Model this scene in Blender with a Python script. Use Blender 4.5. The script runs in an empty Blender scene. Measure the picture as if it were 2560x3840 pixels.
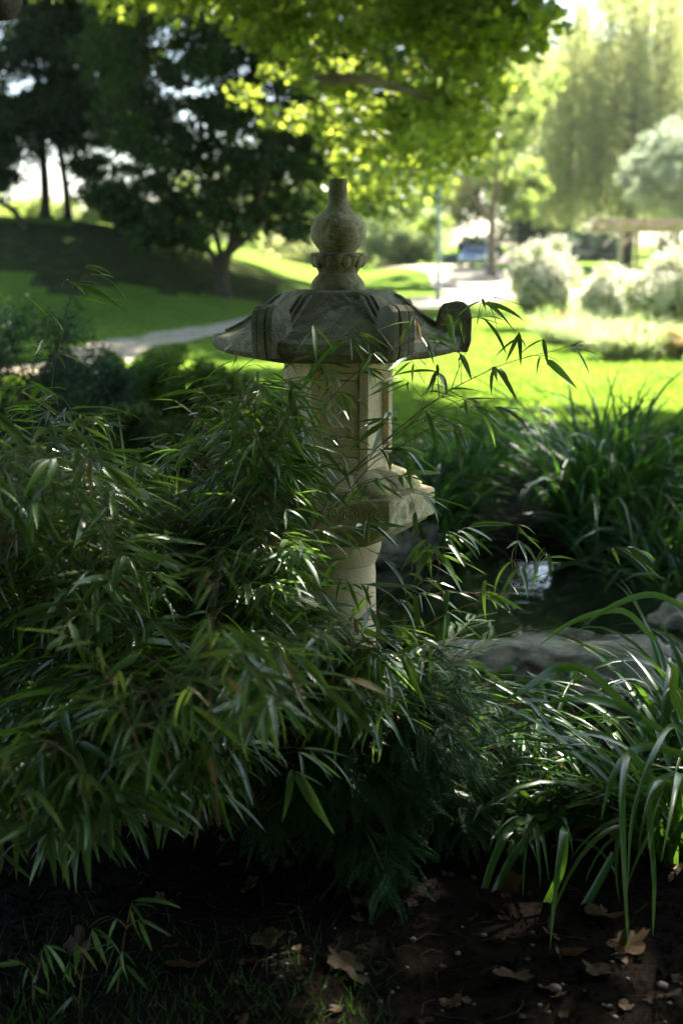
import bpy, bmesh, math, random
import numpy as np
from mathutils import Vector, Matrix, noise as mnoise

# ------------------------------------------------------------------ camera, sky, sun, exposure
SC = bpy.context.scene
COL = SC.collection
H = 1.55                                   # eye height
FPX = 5333.0                               # focal length in photo pixels
PITCH = math.atan(970.0 / FPX)
cam_d = bpy.data.cameras.new('camera'); cam = bpy.data.objects.new('camera', cam_d); COL.objects.link(cam)
cam.location = (0, 0, H); cam.rotation_euler = (math.pi/2 - PITCH, 0, 0)
cam_d.sensor_fit = 'VERTICAL'; cam_d.sensor_height = 36; cam_d.sensor_width = 24; cam_d.lens = 50
cam_d.clip_start = 0.05; cam_d.clip_end = 2000
cam_d.dof.use_dof = True; cam_d.dof.focus_distance = 3.85; cam_d.dof.aperture_fstop = 2.6
SC.camera = cam
SUN_AZ, SUN_EL = 36.0, 47.0                # degrees right of the view direction, above the horizon
w = bpy.data.worlds.new("World"); SC.world = w; w.use_nodes = True
nt = w.node_tree; nt.nodes.clear()
sky = nt.nodes.new('ShaderNodeTexSky'); sky.sky_type = 'NISHITA'; sky.sun_disc = False
sky.sun_elevation = math.radians(SUN_EL); sky.sun_rotation = math.radians(SUN_AZ)
bg = nt.nodes.new('ShaderNodeBackground'); bg.inputs[1].default_value = 0.05
wo = nt.nodes.new('ShaderNodeOutputWorld'); nt.links.new(sky.outputs[0], bg.inputs[0]); nt.links.new(bg.outputs[0], wo.inputs[0])
sd = bpy.data.lights.new('sun', 'SUN'); sun = bpy.data.objects.new('sun', sd); COL.objects.link(sun)
sd.energy = 5.0; sd.angle = math.radians(0.55); sd.color = (1.0, 0.93, 0.80)
ca, ce = math.radians(SUN_AZ), math.radians(SUN_EL)
SUNV = Vector((math.sin(ca)*math.cos(ce), math.cos(ca)*math.cos(ce), math.sin(ce)))
sun.rotation_euler = SUNV.to_track_quat('Z', 'Y').to_euler()
SC.view_settings.view_transform = 'Standard'; SC.view_settings.look = 'None'
SC.view_settings.gamma = 1; SC.view_settings.use_curve_mapping = False
SC.view_settings.exposure = 3.3
SC.render.engine = 'CYCLES'
SC.cycles.max_bounces = 8; SC.cycles.transparent_max_bounces = 4
SC.cycles.transmission_bounces = 5; SC.cycles.diffuse_bounces = 4; SC.cycles.glossy_bounces = 3

R = np.random.default_rng(11)
rnd = random.Random(5)

# ------------------------------------------------------------------ helpers
CP, SP = math.cos(PITCH), math.sin(PITCH)
def P(px, py, Y):
    """photo pixel and distance ahead -> world point"""
    x = (px-1280)/FPX; v = -(py-1920)/FPX
    dy = CP + v*SP; dz = -SP + v*CP
    k = Y/dy
    return Vector((x*k, Y, H + dz*k))
def zpix(py, Y): return P(1280, py, Y).z
def gpix(px, py):
    """photo pixel -> point on level ground"""
    x = (px-1280)/FPX; v = -(py-1920)/FPX
    dy = CP + v*SP; dz = -SP + v*CP
    k = -H/dz
    return Vector((x*k, dy*k, 0))
def proj(p):
    d = Vector(p)-Vector((0,0,H)); f = d.y*CP - d.z*SP; u = d.y*SP + d.z*CP
    if f <= 0.05: return None
    return (1280+FPX*d.x/f, 1920-FPX*u/f, f)

def tag(o, label=None, cat=None, group=None, kind=None):
    if label: o['label'] = label
    if cat: o['category'] = cat
    if group: o['group'] = group
    if kind: o['kind'] = kind
    return o
def empty(name, loc, label, cat, group=None):
    o = bpy.data.objects.new(name, None); COL.objects.link(o); o.location = loc; o.empty_display_size = .1
    return tag(o, label, cat, group)
def mesh_np(name, V, F, mats, smooth=False, midx=None):
    V = np.asarray(V, np.float32); F = np.asarray(F, np.int32)
    m = bpy.data.meshes.new(name); n = F.shape[1]
    m.vertices.add(len(V)); m.vertices.foreach_set('co', V.ravel())
    m.loops.add(F.size); m.loops.foreach_set('vertex_index', F.ravel())
    m.polygons.add(len(F)); m.polygons.foreach_set('loop_start', np.arange(0, F.size, n, dtype=np.int32))
    m.polygons.foreach_set('loop_total', np.full(len(F), n, np.int32))
    if smooth: m.polygons.foreach_set('use_smooth', np.ones(len(F), bool))
    for k in (mats if isinstance(mats, (list, tuple)) else [mats]): m.materials.append(k)
    if midx is not None: m.polygons.foreach_set('material_index', np.asarray(midx, np.int32))
    m.update(calc_edges=True); return m
def link(name, m, parent=None, world=None):
    """link a mesh whose coordinates are world coordinates; parented to an unrotated thing"""
    o = bpy.data.objects.new(name, m); COL.objects.link(o)
    if parent is not None:
        o.parent = parent
        off = -abs_loc(parent)
        if world is None: o.location = off
        else: o.matrix_local = Matrix.Translation(off) @ world
    elif world is not None: o.matrix_world = world
    return o
def abs_loc(o):
    l = Vector((0,0,0))
    while o is not None: l += o.location; o = o.parent
    return l
class MB:
    """collects polygons (triangles and quads) for one mesh"""
    def __init__(s): s.V = []; s.F = []; s.n = 0
    def add(s, V, F):
        V = np.asarray(V, float); 
        s.V.append(V); s.F += [tuple(int(i)+s.n for i in f) for f in F]; s.n += len(V)
    def box(s, c, size, M=None):
        x, y, z = [q/2 for q in size]; c = Vector(c)
        pts = [Vector((i*x, j*y, k*z)) for i in (-1,1) for j in (-1,1) for k in (-1,1)]
        if M is not None: pts = [M @ p for p in pts]
        s.add([p+c for p in pts], [(0,1,3,2),(4,6,7,5),(0,4,5,1),(2,3,7,6),(0,2,6,4),(1,5,7,3)])
    def tube(s, pts, rad, n=8, cap=True):
        pts = [Vector(p) for p in pts]
        rad = [rad]*len(pts) if not hasattr(rad, '__len__') else rad
        up = Vector((0.13, 0.21, 0.97)); V = []; prev = None
        for i, p in enumerate(pts):
            t = (pts[min(i+1, len(pts)-1)]-pts[max(i-1, 0)])
            if t.length < 1e-9: t = Vector((0,0,1))
            t.normalize()
            if prev is None:
                a = t.cross(up)
                if a.length < .1: a = t.cross(Vector((1,0,0)))
            else: a = prev - t*prev.dot(t)
            a.normalize(); prev = a; b = t.cross(a)
            for k in range(n):
                q = 2*math.pi*k/n; V.append(p+(a*math.cos(q)+b*math.sin(q))*rad[i])
        F = [(i*n+k, i*n+(k+1)%n, (i+1)*n+(k+1)%n, (i+1)*n+k) for i in range(len(pts)-1) for k in range(n)]
        if cap:
            F.append(tuple(range(n-1, -1, -1))); F.append(tuple(range((len(pts)-1)*n, len(pts)*n)))
        s.add(V, F)
    def build(s, name, mat, parent=None, smooth=False, bevel=0, kind=None):
        m = bpy.data.meshes.new(name)
        m.from_pydata(np.concatenate(s.V).tolist(), [], s.F); m.materials.append(mat)
        if bevel:
            bm = bmesh.new(); bm.from_mesh(m)
            bmesh.ops.bevel(bm, geom=bm.edges[:], offset=bevel, segments=2, profile=.6, affect='EDGES')
            bm.to_mesh(m); bm.free()
        if smooth: m.polygons.foreach_set('use_smooth', [True]*len(m.polygons))
        o = link(name, m, parent)
        if kind: o['kind'] = kind
        return o
def spline(pts, n=6):
    pts = [Vector(p) for p in pts]; out = []
    q = [2*pts[0]-pts[1]]+pts+[2*pts[-1]-pts[-2]]
    for i in range(1, len(q)-2):
        for k in range(n):
            t = k/n; a, b, c, d = q[i-1:i+3]
            out.append(.5*((2*b)+(c-a)*t+(2*a-5*b+4*c-d)*t*t+(3*b-3*c+d-a)*t**3))
    out.append(pts[-1]); return out
def smoothstep(a, b, x):
    t = np.clip((x-a)/(b-a), 0, 1); return t*t*(3-2*t)

# ------------------------------------------------------------------ materials
def newmat(name):
    m = bpy.data.materials.new(name); m.use_nodes = True; m.node_tree.nodes.clear()
    return m, m.node_tree
def out(n, s):
    o = n.nodes.new('ShaderNodeOutputMaterial'); n.links.new(s, o.inputs[0])
def noisetex(n, scale, detail=4, rough=.55, vec=None, dist=0):
    t = n.nodes.new('ShaderNodeTexNoise'); t.inputs['Scale'].default_value = scale; t.inputs['Detail'].default_value = detail
    t.inputs['Roughness'].default_value = rough; t.inputs['Distortion'].default_value = dist
    if vec is not None: n.links.new(vec, t.inputs['Vector'])
    return t.outputs['Fac']
def ramp(n, fac, stops):
    r = n.nodes.new('ShaderNodeValToRGB'); n.links.new(fac, r.inputs[0])
    e = r.color_ramp.elements
    while len(e) < len(stops): e.new(.5)
    for k, (p, c) in enumerate(stops): e[k].position = p; e[k].color = (*c, 1) if len(c) == 3 else c
    return r.outputs[0]
def mixc(n, fac, a, b, mode='MIX'):
    m = n.nodes.new('ShaderNodeMix'); m.data_type = 'RGBA'; m.blend_type = mode
    for i, v in ((0, fac), (6, a), (7, b)):
        if hasattr(v, 'is_linked') or isinstance(v, bpy.types.NodeSocket): n.links.new(v, m.inputs[i])
        elif i == 0: m.inputs[0].default_value = v
        else: m.inputs[i].default_value = (*v, 1)
    return m.outputs[2]
def bump(n, h, strength, dist):
    b = n.nodes.new('ShaderNodeBump'); b.inputs['Strength'].default_value = strength; b.inputs['Distance'].default_value = dist
    n.links.new(h, b.inputs['Height']); return b.outputs[0]
def objvec(n, world=False):
    if world: return n.nodes.new('ShaderNodeNewGeometry').outputs['Position']
    return n.nodes.new('ShaderNodeTexCoord').outputs['Object']
def bsdf(n, col, rough=.8, spec=.3, normal=None):
    b = n.nodes.new('ShaderNodeBsdfPrincipled')
    if isinstance(col, bpy.types.NodeSocket): n.links.new(col, b.inputs['Base Color'])
    else: b.inputs['Base Color'].default_value = (*col, 1)
    b.inputs['Roughness'].default_value = rough; b.inputs['Specular IOR Level'].default_value = spec
    if normal is not None: n.links.new(normal, b.inputs['Normal'])
    return b

def leaf_mat(name, dark, light, trans, tfac=.4, rough=.45, spec=.5, dead=None, deadp=0.0):
    m, n = newmat(name)
    g = n.nodes.new('ShaderNodeNewGeometry'); oi = n.nodes.new('ShaderNodeObjectInfo')
    ad = n.nodes.new('ShaderNodeMath'); ad.operation = 'ADD'; n.links.new(g.outputs['Random Per Island'], ad.inputs[0]); n.links.new(oi.outputs['Random'], ad.inputs[1])
    fr = n.nodes.new('ShaderNodeMath'); fr.operation = 'FRACT'; n.links.new(ad.outputs[0], fr.inputs[0])
    f = fr.outputs[0]
    stops = [(0, dark), (1-deadp if dead else 1, light)]
    if dead: stops += [(min(1-deadp+.004, 1), dead)]
    c = ramp(n, f, stops)
    mul = n.nodes.new('ShaderNodeMath'); mul.operation = 'MULTIPLY'; mul.inputs[1].default_value = 7.31; n.links.new(f, mul.inputs[0])
    fr2 = n.nodes.new('ShaderNodeMath'); fr2.operation = 'FRACT'; n.links.new(mul.outputs[0], fr2.inputs[0])
    t0 = [q*.35 for q in trans]
    tc = ramp(n, fr2.outputs[0], [(0, t0), (1, trans)])
    if dead: tc = mixc(n, ramp(n, f, [(1-deadp, (0,0,0)), (min(1-deadp+.004, 1), (1,1,1))]), tc, [q*1.3 for q in dead])
    b = bsdf(n, c, rough, spec)
    t = n.nodes.new('ShaderNodeBsdfTranslucent'); n.links.new(tc, t.inputs[0])
    mx = n.nodes.new('ShaderNodeMixShader'); mx.inputs[0].default_value = tfac
    n.links.new(b.outputs[0], mx.inputs[1]); n.links.new(t.outputs[0], mx.inputs[2]); out(n, mx.outputs[0])
    return m
M = {}
M['bamboo'] = leaf_mat('bamboo_leaf', (.022,.070,.020), (.080,.165,.048), (.26,.46,.05), .42, .32, .6, (.26,.19,.07), .015)
M['bamboo_bright'] = leaf_mat('bamboo_leaf_young', (.05,.11,.03), (.10,.19,.045), (.28,.42,.06), .42, .4, .5, (.33,.22,.07), .03)
M['sedge'] = leaf_mat('strap_leaf', (.022,.075,.016), (.055,.135,.028), (.18,.38,.03), .34, .33, .42, (.34,.20,.06), .02)
M['sedge_far'] = leaf_mat('waterside_leaf', (.012,.05,.018), (.035,.10,.028), (.12,.30,.03), .35, .42, .4)
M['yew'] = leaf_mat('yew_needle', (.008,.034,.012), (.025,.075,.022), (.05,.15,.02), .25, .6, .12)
M['cover'] = leaf_mat('round_leaf', (.035,.10,.035), (.08,.17,.055), (.2,.42,.05), .4, .4, .5)
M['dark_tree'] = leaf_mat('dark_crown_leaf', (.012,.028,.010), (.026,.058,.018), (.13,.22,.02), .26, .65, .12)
M['plane_leaf'] = leaf_mat('plane_leaf', (.035,.075,.02), (.08,.14,.035), (.44,.54,.06), .52, .5, .3)
M['canopy'] = leaf_mat('canopy_leaf', (.03,.07,.02), (.07,.13,.03), (.30,.45,.05), .35, .5, .3)
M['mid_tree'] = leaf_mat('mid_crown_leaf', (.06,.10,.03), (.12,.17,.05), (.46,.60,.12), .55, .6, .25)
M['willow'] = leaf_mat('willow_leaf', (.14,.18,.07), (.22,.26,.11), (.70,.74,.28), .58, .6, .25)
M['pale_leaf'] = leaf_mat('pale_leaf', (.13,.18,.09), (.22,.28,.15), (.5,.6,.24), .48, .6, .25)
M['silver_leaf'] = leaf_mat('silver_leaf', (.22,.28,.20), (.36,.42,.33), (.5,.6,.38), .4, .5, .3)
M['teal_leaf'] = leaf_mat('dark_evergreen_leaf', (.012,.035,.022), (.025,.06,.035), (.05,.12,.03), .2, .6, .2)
M['box_leaf'] = leaf_mat('low_shrub_leaf', (.02,.06,.015), (.05,.11,.02), (.28,.46,.03), .42, .5, .3)
M['hedge_leaf'] = leaf_mat('sunny_shrub_leaf', (.07,.12,.03), (.13,.19,.05), (.48,.6,.10), .5, .6, .2)
M['white_petal'] = leaf_mat('white_petal', (.66,.64,.50), (.85,.82,.68), (.8,.78,.6), .4, .6, .2)
M['orange_petal'] = leaf_mat('orange_petal', (.6,.30,.12), (.75,.45,.2), (.8,.45,.15), .4, .6, .2)
M['grass'] = leaf_mat('grass_blade', (.05,.12,.018), (.10,.19,.03), (.34,.55,.05), .45, .55, .25)
M['dry_leaf'] = leaf_mat('dry_leaf', (.04,.024,.013), (.10,.063,.034), (.2,.1,.04), .2, .75, .2)

def simple(name, c1, c2, scale, rough=.85, bs=.4, bd=.01, spec=.25, world=True):
    m, n = newmat(name); v = objvec(n, world)
    f = noisetex(n, scale, 6, .6, v); c = ramp(n, f, [(.3, c1), (.7, c2)])
    out(n, bsdf(n, c, rough, spec, bump(n, noisetex(n, scale*3, 6, .65, v), bs, bd)).outputs[0]); return m
M['bark'] = simple('bark', (.03,.024,.017), (.08,.064,.048), 14, .9, .9, .03)
M['pale_bark'] = simple('pale_bark', (.10,.075,.055), (.20,.16,.12), 5, .9, .8, .03)
M['cane'] = simple('bamboo_cane', (.14,.07,.035), (.20,.15,.06), 30, .5, .2, .002, .4)
M['twig'] = simple('yew_twig', (.05,.03,.015), (.09,.06,.03), 30, .8, .3, .002)
M['path'] = simple('path_gravel', (.26,.215,.15), (.38,.32,.24), 9, .9, .5, .01)
M['wood'] = simple('pergola_wood', (.28,.21,.16), (.42,.33,.26), 3, .8, .4, .005)
M['pole'] = simple('painted_steel', (.28,.36,.36), (.34,.42,.42), 3, .4, .1, .001, .5)
M['lamp_glass'] = simple('lamp_cover', (.62,.62,.56), (.72,.72,.66), 2, .3, .05, .001, .5)
M['pebble'] = simple('pebble', (.07,.06,.05), (.22,.19,.16), 25, .7, .3, .003)
M['car_paint'] = simple('blue_car_paint', (.12,.20,.34), (.14,.22,.38), 2, .15, .02, .0005, .8)
M['dark_glass'] = simple('dark_glass', (.02,.03,.035), (.03,.04,.045), 2, .05, .02, .0005, .8)
M['rubber'] = simple('tyre_rubber', (.02,.02,.02), (.03,.03,.03), 9, .8, .2, .002)
M['chrome'] = simple('bright_metal', (.6,.6,.62), (.7,.7,.72), 3, .2, .02, .0005, .9)
M['lens'] = simple('headlight_glass', (.7,.72,.75), (.8,.82,.85), 3, .1, .02, .0005, .9)
M['hut_wall'] = simple('hut_wall', (.22,.09,.06), (.32,.14,.09), 3, .85, .3, .005)
M['hut_roof'] = simple('hut_roof', (.36,.24,.22), (.46,.32,.30), 3, .85, .3, .005)
M['bench'] = simple('dark_slate_board', (.05,.08,.11), (.07,.10,.13), 3, .5, .3, .005)

def stone_mat(name, base, light, stain, lichen, dark_amt, topgreen=.0):
    m, n = newmat(name); v = objvec(n, True)
    a = ramp(n, noisetex(n, 9, 8, .65, v, .3), [(.32, base), (.68, light)])
    s = ramp(n, noisetex(n, 5.5, 9, .7, v, 1.2), [(.42, (0,0,0)), (.62, (1,1,1))])
    mm = n.nodes.new('ShaderNodeMath'); mm.operation = 'MULTIPLY'; mm.inputs[1].default_value = dark_amt; n.links.new(s, mm.inputs[0])
    c = mixc(n, mm.outputs[0], a, stain)
    l = ramp(n, noisetex(n, 28, 8, .75, v, .8), [(.49, (0,0,0)), (.58, (1,1,1))])
    l2 = ramp(n, noisetex(n, 7, 3, .5, v), [(.42, (0,0,0)), (.62, (1,1,1))])
    lm = n.nodes.new('ShaderNodeMath'); lm.operation = 'MULTIPLY'; n.links.new(l, lm.inputs[0]); n.links.new(l2, lm.inputs[1])
    lm2 = n.nodes.new('ShaderNodeMath'); lm2.operation = 'MULTIPLY'; lm2.inputs[1].default_value = .75; n.links.new(lm.outputs[0], lm2.inputs[0])
    c = mixc(n, lm2.outputs[0], c, lichen)
    fine = ramp(n, noisetex(n, 160, 5, .7, v), [(.3, (.72,.72,.72)), (.7, (1.18,1.18,1.18))])
    c = mixc(n, 1.0, c, fine, 'MULTIPLY')
    hb = n.nodes.new('ShaderNodeMath'); hb.operation = 'ADD'
    n.links.new(noisetex(n, 45, 8, .7, v), hb.inputs[0]); n.links.new(noisetex(n, 220, 5, .7, v), hb.inputs[1])
    out(n, bsdf(n, c, .88, .22, bump(n, hb.outputs[0], .55, .006)).outputs[0]); return m
M['roof_stone'] = stone_mat('weathered_dark_stone', (.23,.205,.14), (.36,.335,.25), (.085,.07,.045), (.48,.48,.38), .75)
M['warm_stone'] = stone_mat('warm_sandstone', (.66,.53,.31), (.79,.66,.44), (.36,.26,.13), (.74,.66,.48), .4)
M['base_stone'] = stone_mat('mossy_sandstone', (.44,.37,.185), (.60,.52,.32), (.17,.15,.055), (.68,.63,.46), .65)
M['finial_stone'] = stone_mat('lichened_stone', (.32,.26,.145), (.44,.38,.24), (.11,.09,.045), (.62,.58,.42), .8)
M['rock'] = stone_mat('pond_rock', (.20,.18,.13), (.34,.31,.24), (.05,.045,.03), (.34,.31,.25), .8)

def lawn_mat():
    m, n = newmat('lawn'); v = objvec(n, True)
    c = ramp(n, noisetex(n, .8, 8, .7, v), [(.3, (.085,.145,.022)), (.7, (.14,.21,.038))])
    f = ramp(n, noisetex(n, 40, 6, .8, v), [(.3, (.6,.6,.6)), (.7, (1.3,1.3,1.3))])
    c = mixc(n, 1.0, c, f, 'MULTIPLY')
    out(n, bsdf(n, c, .9, .0, bump(n, noisetex(n, 55, 6, .8, v), .9, .03)).outputs[0]); return m
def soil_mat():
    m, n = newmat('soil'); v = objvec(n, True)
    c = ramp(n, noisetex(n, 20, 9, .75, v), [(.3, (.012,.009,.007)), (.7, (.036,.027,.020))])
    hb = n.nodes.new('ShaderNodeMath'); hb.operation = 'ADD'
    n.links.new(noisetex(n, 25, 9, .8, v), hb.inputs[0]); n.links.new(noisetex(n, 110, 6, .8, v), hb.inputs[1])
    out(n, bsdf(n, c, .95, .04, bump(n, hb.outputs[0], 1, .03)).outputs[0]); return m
def water_mat():
    m, n = newmat('pond_water'); v = objvec(n, True)
    b = bsdf(n, (.006,.009,.006), .015, .5, bump(n, noisetex(n, 9, 3, .5, v, .6), .28, .008)); b.inputs['IOR'].default_value = 1.33
    out(n, b.outputs[0]); return m
M['shade_earth'] = simple('shade_toned_earth', (.032,.036,.015), (.058,.075,.026), 2.5, .95, .8, .03, .0)  # earth tone, darkened so its colour carries the shade under the trees
M['lawn'] = lawn_mat(); M['soil'] = soil_mat(); M['water'] = water_mat()

# ------------------------------------------------------------------ terrain
def gz(x, y):
    x = np.asarray(x, float); y = np.asarray(y, float)
    ridge = 2.45*smoothstep(1.5, -9, x)*smoothstep(30, 42, y)*1.06*(1-.35*smoothstep(60, 120, y))
    far = .9*smoothstep(56, 75, y)*smoothstep(-6, 6, x) + 2.0*smoothstep(90, 260, y)
    pond = np.exp(-(((x-1.55)/1.45)**4 + ((y-6.75)/1.12)**4))*-.55
    back = .10*smoothstep(8, 9.5, y)*(1-smoothstep(11, 16, y))
    lump = .025*np.sin(x*3.1+1)*np.sin(y*2.3) + .012*np.sin(x*9.3)*np.sin(y*8.1+.5)
    return ridge + far + pond + back + lump*(y < 30)
def gzf(x, y): return float(gz(x, y))
def lin(*segs):
    a = [np.arange(s[0], s[1], s[2]) for s in segs]; return np.unique(np.round(np.concatenate(a), 4))
xs = lin((-400,-60,30), (-60,-12,2), (-12,-3,.5), (-3,3.5,.06), (3.5,12,.5), (12,60,2), (60,401,30))
ys = lin((-60,-4,6), (-4,1.5,.6), (1.5,9,.06), (9,45,.5), (45,100,2), (100,700,30))
X, Yg = np.meshgrid(xs, ys); Z = gz(X, Yg)
Vt = np.stack([X, Yg, Z], -1).reshape(-1, 3); nx = len(xs)
ii, jj = np.meshgrid(np.arange(len(xs)-1), np.arange(len(ys)-1))
a = (jj*nx+ii).ravel(); Ft = np.stack([a, a+1, a+1+nx, a+nx], 1)
cx = (X[:-1,:-1]+X[1:,1:])/2; cy = (Yg[:-1,:-1]+Yg[1:,1:])/2
edge = 9.2 + .5*np.sin(cx*1.3) + smoothstep(-2, -5, cx)*4
soil = ((cy < edge) & (np.abs(cx) < 9) & (cy > -3)).ravel()
def submesh(mask, name, mat):
    F = Ft[mask]; u, inv = np.unique(F, return_inverse=True)
    return link(name, mesh_np(name, Vt[u], inv.reshape(F.shape), mat, True))
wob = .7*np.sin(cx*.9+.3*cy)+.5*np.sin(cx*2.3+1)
shade_earth = ((cy > 35.2+wob) & (cy < 52) & (cx < -1.4+wob*.6) & (cx > -16) & ~((cx < -7.6+wob*.4) & (cy > 40.2))).ravel()  # mound area given the painted shade tone; sunlit grass strip left out
tag(submesh(~soil & ~shade_earth, 'lawn', M['lawn']), kind='structure')
tag(submesh(shade_earth, 'shade_toned_ground', M['shade_earth']), kind='structure')
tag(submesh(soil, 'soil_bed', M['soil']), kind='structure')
# pond water
th = np.linspace(0, 2*math.pi, 49)[:-1]
pv = [(1.55, 6.75, -.13)] + [(1.55+1.5*math.copysign(abs(math.cos(t))**.8, math.cos(t)), 6.75+1.2*math.copysign(abs(math.sin(t))**.8, math.sin(t)), -.13) for t in th]
o = link('pond_water', mesh_np('pond_water', pv, [(0, 1+k, 1+(k+1) % 48) for k in range(48)], M['water'])); tag(o, kind='structure')

def strip(name, pts, mat, n=10, lift=.03):
    c = spline([Vector((p[0], p[1], 0)) for p in pts], n); ws = np.interp(np.linspace(0, 1, len(c)), np.linspace(0, 1, len(pts)), [p[2] for p in pts])
    V = []; K = 9
    for i, p in enumerate(c):
        t = (c[min(i+1, len(c)-1)]-c[max(i-1, 0)]).normalized(); s = Vector((-t.y, t.x, 0))
        for k in range(K):
            q = p + s*ws[i]*(k/(K-1)-.5); V.append((q.x, q.y, gzf(q.x, q.y)+lift))
    F = [(i*K+k, i*K+k+1, (i+1)*K+k+1, (i+1)*K+k) for i in range(len(c)-1) for k in range(K-1)]
    return tag(link(name, mesh_np(name, V, F, mat, True)), kind='structure')
g = lambda px, py: gpix(px, py)
pp = [(-9.5, 16, 1.5), (*g(150, 1385)[:2], 1.2), (*g(420, 1310)[:2], 1.35), (*g(830, 1238)[:2], 1.4), (*g(1300, 1180)[:2], 1.7), (*g(1640, 1138)[:2], 2.4), (*g(1900, 1112)[:2], 4.5), (14, 54, 5)]
strip('path', pp, M['path'])
strip('far_path', [(2.2, 83, 3), (*P(1600, 1058, 76)[:2], 3.2), (*P(1760, 1066, 68)[:2], 4.0), (*P(1900, 1090, 58)[:2], 5.5), (10, 54, 6)], M['path'], lift=.05)

# ------------------------------------------------------------------ foliage helpers
def unit(a): return a/np.maximum(np.linalg.norm(a, axis=-1, keepdims=True), 1e-9)
def leaf_quads(Pt, L, W, normal_bias=0.6, dirs=None, rng=R):
    n = len(Pt); nr = unit(rng.normal(size=(n, 3)) + np.array([0, 0, normal_bias*2]))
    d = rng.normal(size=(n, 3)) if dirs is None else dirs + rng.normal(size=(n, 3))*.35
    d = unit(d - nr*np.sum(d*nr, 1, keepdims=True)); s = np.cross(nr, d)
    L = L*rng.uniform(.65, 1.25, (n, 1)); W = W*rng.uniform(.7, 1.2, (n, 1))
    V = np.empty((n, 4, 3)); V[:, 0] = Pt - d*L*.5; V[:, 1] = Pt + s*W*.5 - nr*W*.12; V[:, 2] = Pt + d*L*.5 - nr*L*.15; V[:, 3] = Pt - s*W*.5 - nr*W*.12
    return V.reshape(-1, 3), np.arange(n*4).reshape(-1, 4)
def clump_points(centres, rad, per, rng=R, shell=.0):
    n = len(centres)*per
    c = np.repeat(np.asarray(centres), per, 0); r = np.repeat(np.asarray(rad), per, 0)
    q = unit(rng.normal(size=(n, 3)))*(rng.uniform(shell, 1, (n, 1))**.5)
    return c + q*r
def ellipsoid_centres(c, r, n, rng=R, inner=.25, low=-1.0):
    out_ = []
    while len(out_) < n:
        q = rng.normal(size=3); q /= np.linalg.norm(q)
        if q[2] < low: continue
        out_.append(np.array(c) + q*np.array(r)*(rng.uniform(inner**3, 1)**(1/3)))
    return np.array(out_)
def crown_mesh(name, pts, L, W, mat, parent, bias=.5, dirs=None):
    V, F = leaf_quads(pts, L, W, bias, dirs); return link(name, mesh_np(name, V, F, mat), parent)
def limb(mb, a, b, r0, r1, sag=.12, n=6):
    a = Vector(a); b = Vector(b); L = (b-a).length
    j = Vector((rnd.uniform(-1,1), rnd.uniform(-1,1), rnd.uniform(-.2,1)))*L*sag
    pts = [a, a.lerp(b, .35)+j, a.lerp(b, .7)+j*.6, b]
    sp = spline(pts, n); mb.tube(sp, np.linspace(r0, r1, len(sp)), 6)
def tree(name, base, trunk_pts, r0, label, leafmat, bark, clusters, L, W, per, cl_r, twigs=14, group=None, bias=.5, limbs=(), r1=None, cat='tree', seed=1):
    """clusters: list of (centre, radii, number of clumps). trunk_pts: world points"""
    rng = np.random.default_rng(seed)
    t = empty(name, base, label, cat, group)
    sp = spline(trunk_pts, 5); mb = MB(); rr = np.linspace(r0, r1 or r0*.35, len(sp)); rr[0] *= 1.5; rr[1] *= 1.15
    mb.tube(sp, rr, 10); mb.build('trunk', bark, t, True)
    for lp, lr in limbs:
        mb = MB(); s2 = spline(lp, 5); mb.tube(s2, np.linspace(lr, lr*.3, len(s2)), 8); mb.build('limb', bark, t, True)
    cs = np.concatenate([ellipsoid_centres(c, r, n, rng) if n > 0 else np.asarray(c) for c, r, n in clusters])
    if twigs:
        mb = MB(); ends = list(sp[len(sp)//2:])
        for lp, lr in limbs: ends += spline(lp, 4)[3:]
        for c in cs[rng.choice(len(cs), min(twigs, len(cs)), replace=False)]:
            e = min(ends, key=lambda q: (q-Vector(c)).length); limb(mb, e, c, r0*.22, r0*.05)
        mb.build('branches', bark, t, True, kind='stuff')
    rr_ = np.asarray(cl_r)*rng.uniform(.6, 1.35, (len(cs), 1))
    pts = clump_points(cs, rr_, per, rng)
    V, F = leaf_quads(pts, L, W, bias, None, rng)
    link('crown', mesh_np('crown', V, F, leafmat), t)
    return t
def base_at(px, py, Y, z=None):
    p = P(px, py, Y); return Vector((p.x, Y, gzf(p.x, Y)-.05 if z is None else z))

# ------------------------------------------------------------------ far background
def far_tree(name, px, py_top, half_px, Y, label, mat, L, nc, per, group=None, py_low=None, bark=None, seed=1, clr=None, bias=.5, trunk=.16, cat='tree'):
    b = base_at(px, 950, Y); top = P(px, py_top, Y); k = Y/FPX
    zl = P(px, py_low, Y).z if py_low else b.z + (top.z-b.z)*.25
    cz = (top.z+zl)/2; rz = (top.z-zl)/2; rx = half_px*k
    cl = clr or rx*.28
    return tree(name, b, [b, b+Vector((rnd.uniform(-.2,.2), 0, (cz-b.z)*.6)), Vector((b.x+rnd.uniform(-.3,.3), Y, cz+rz*.6))], trunk,
                label, mat, bark or M['bark'], [((b.x, Y, cz), (rx, rx*.8, rz), nc)], L, L*.6, per, (cl, cl, cl*.75), 8, group, bias, seed=seed, cat=cat)
G1 = 'distant trees closing the park'
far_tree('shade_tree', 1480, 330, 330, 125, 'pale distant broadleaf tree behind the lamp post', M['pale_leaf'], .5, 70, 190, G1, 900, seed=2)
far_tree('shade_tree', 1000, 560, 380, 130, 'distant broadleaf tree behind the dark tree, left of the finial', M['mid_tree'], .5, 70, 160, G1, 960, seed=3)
far_tree('shade_tree', 1780, 0, 270, 120, 'tall hazy green tree behind the forked trunk', M['willow'], .5, 70, 190, G1, 930, seed=4)
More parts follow.
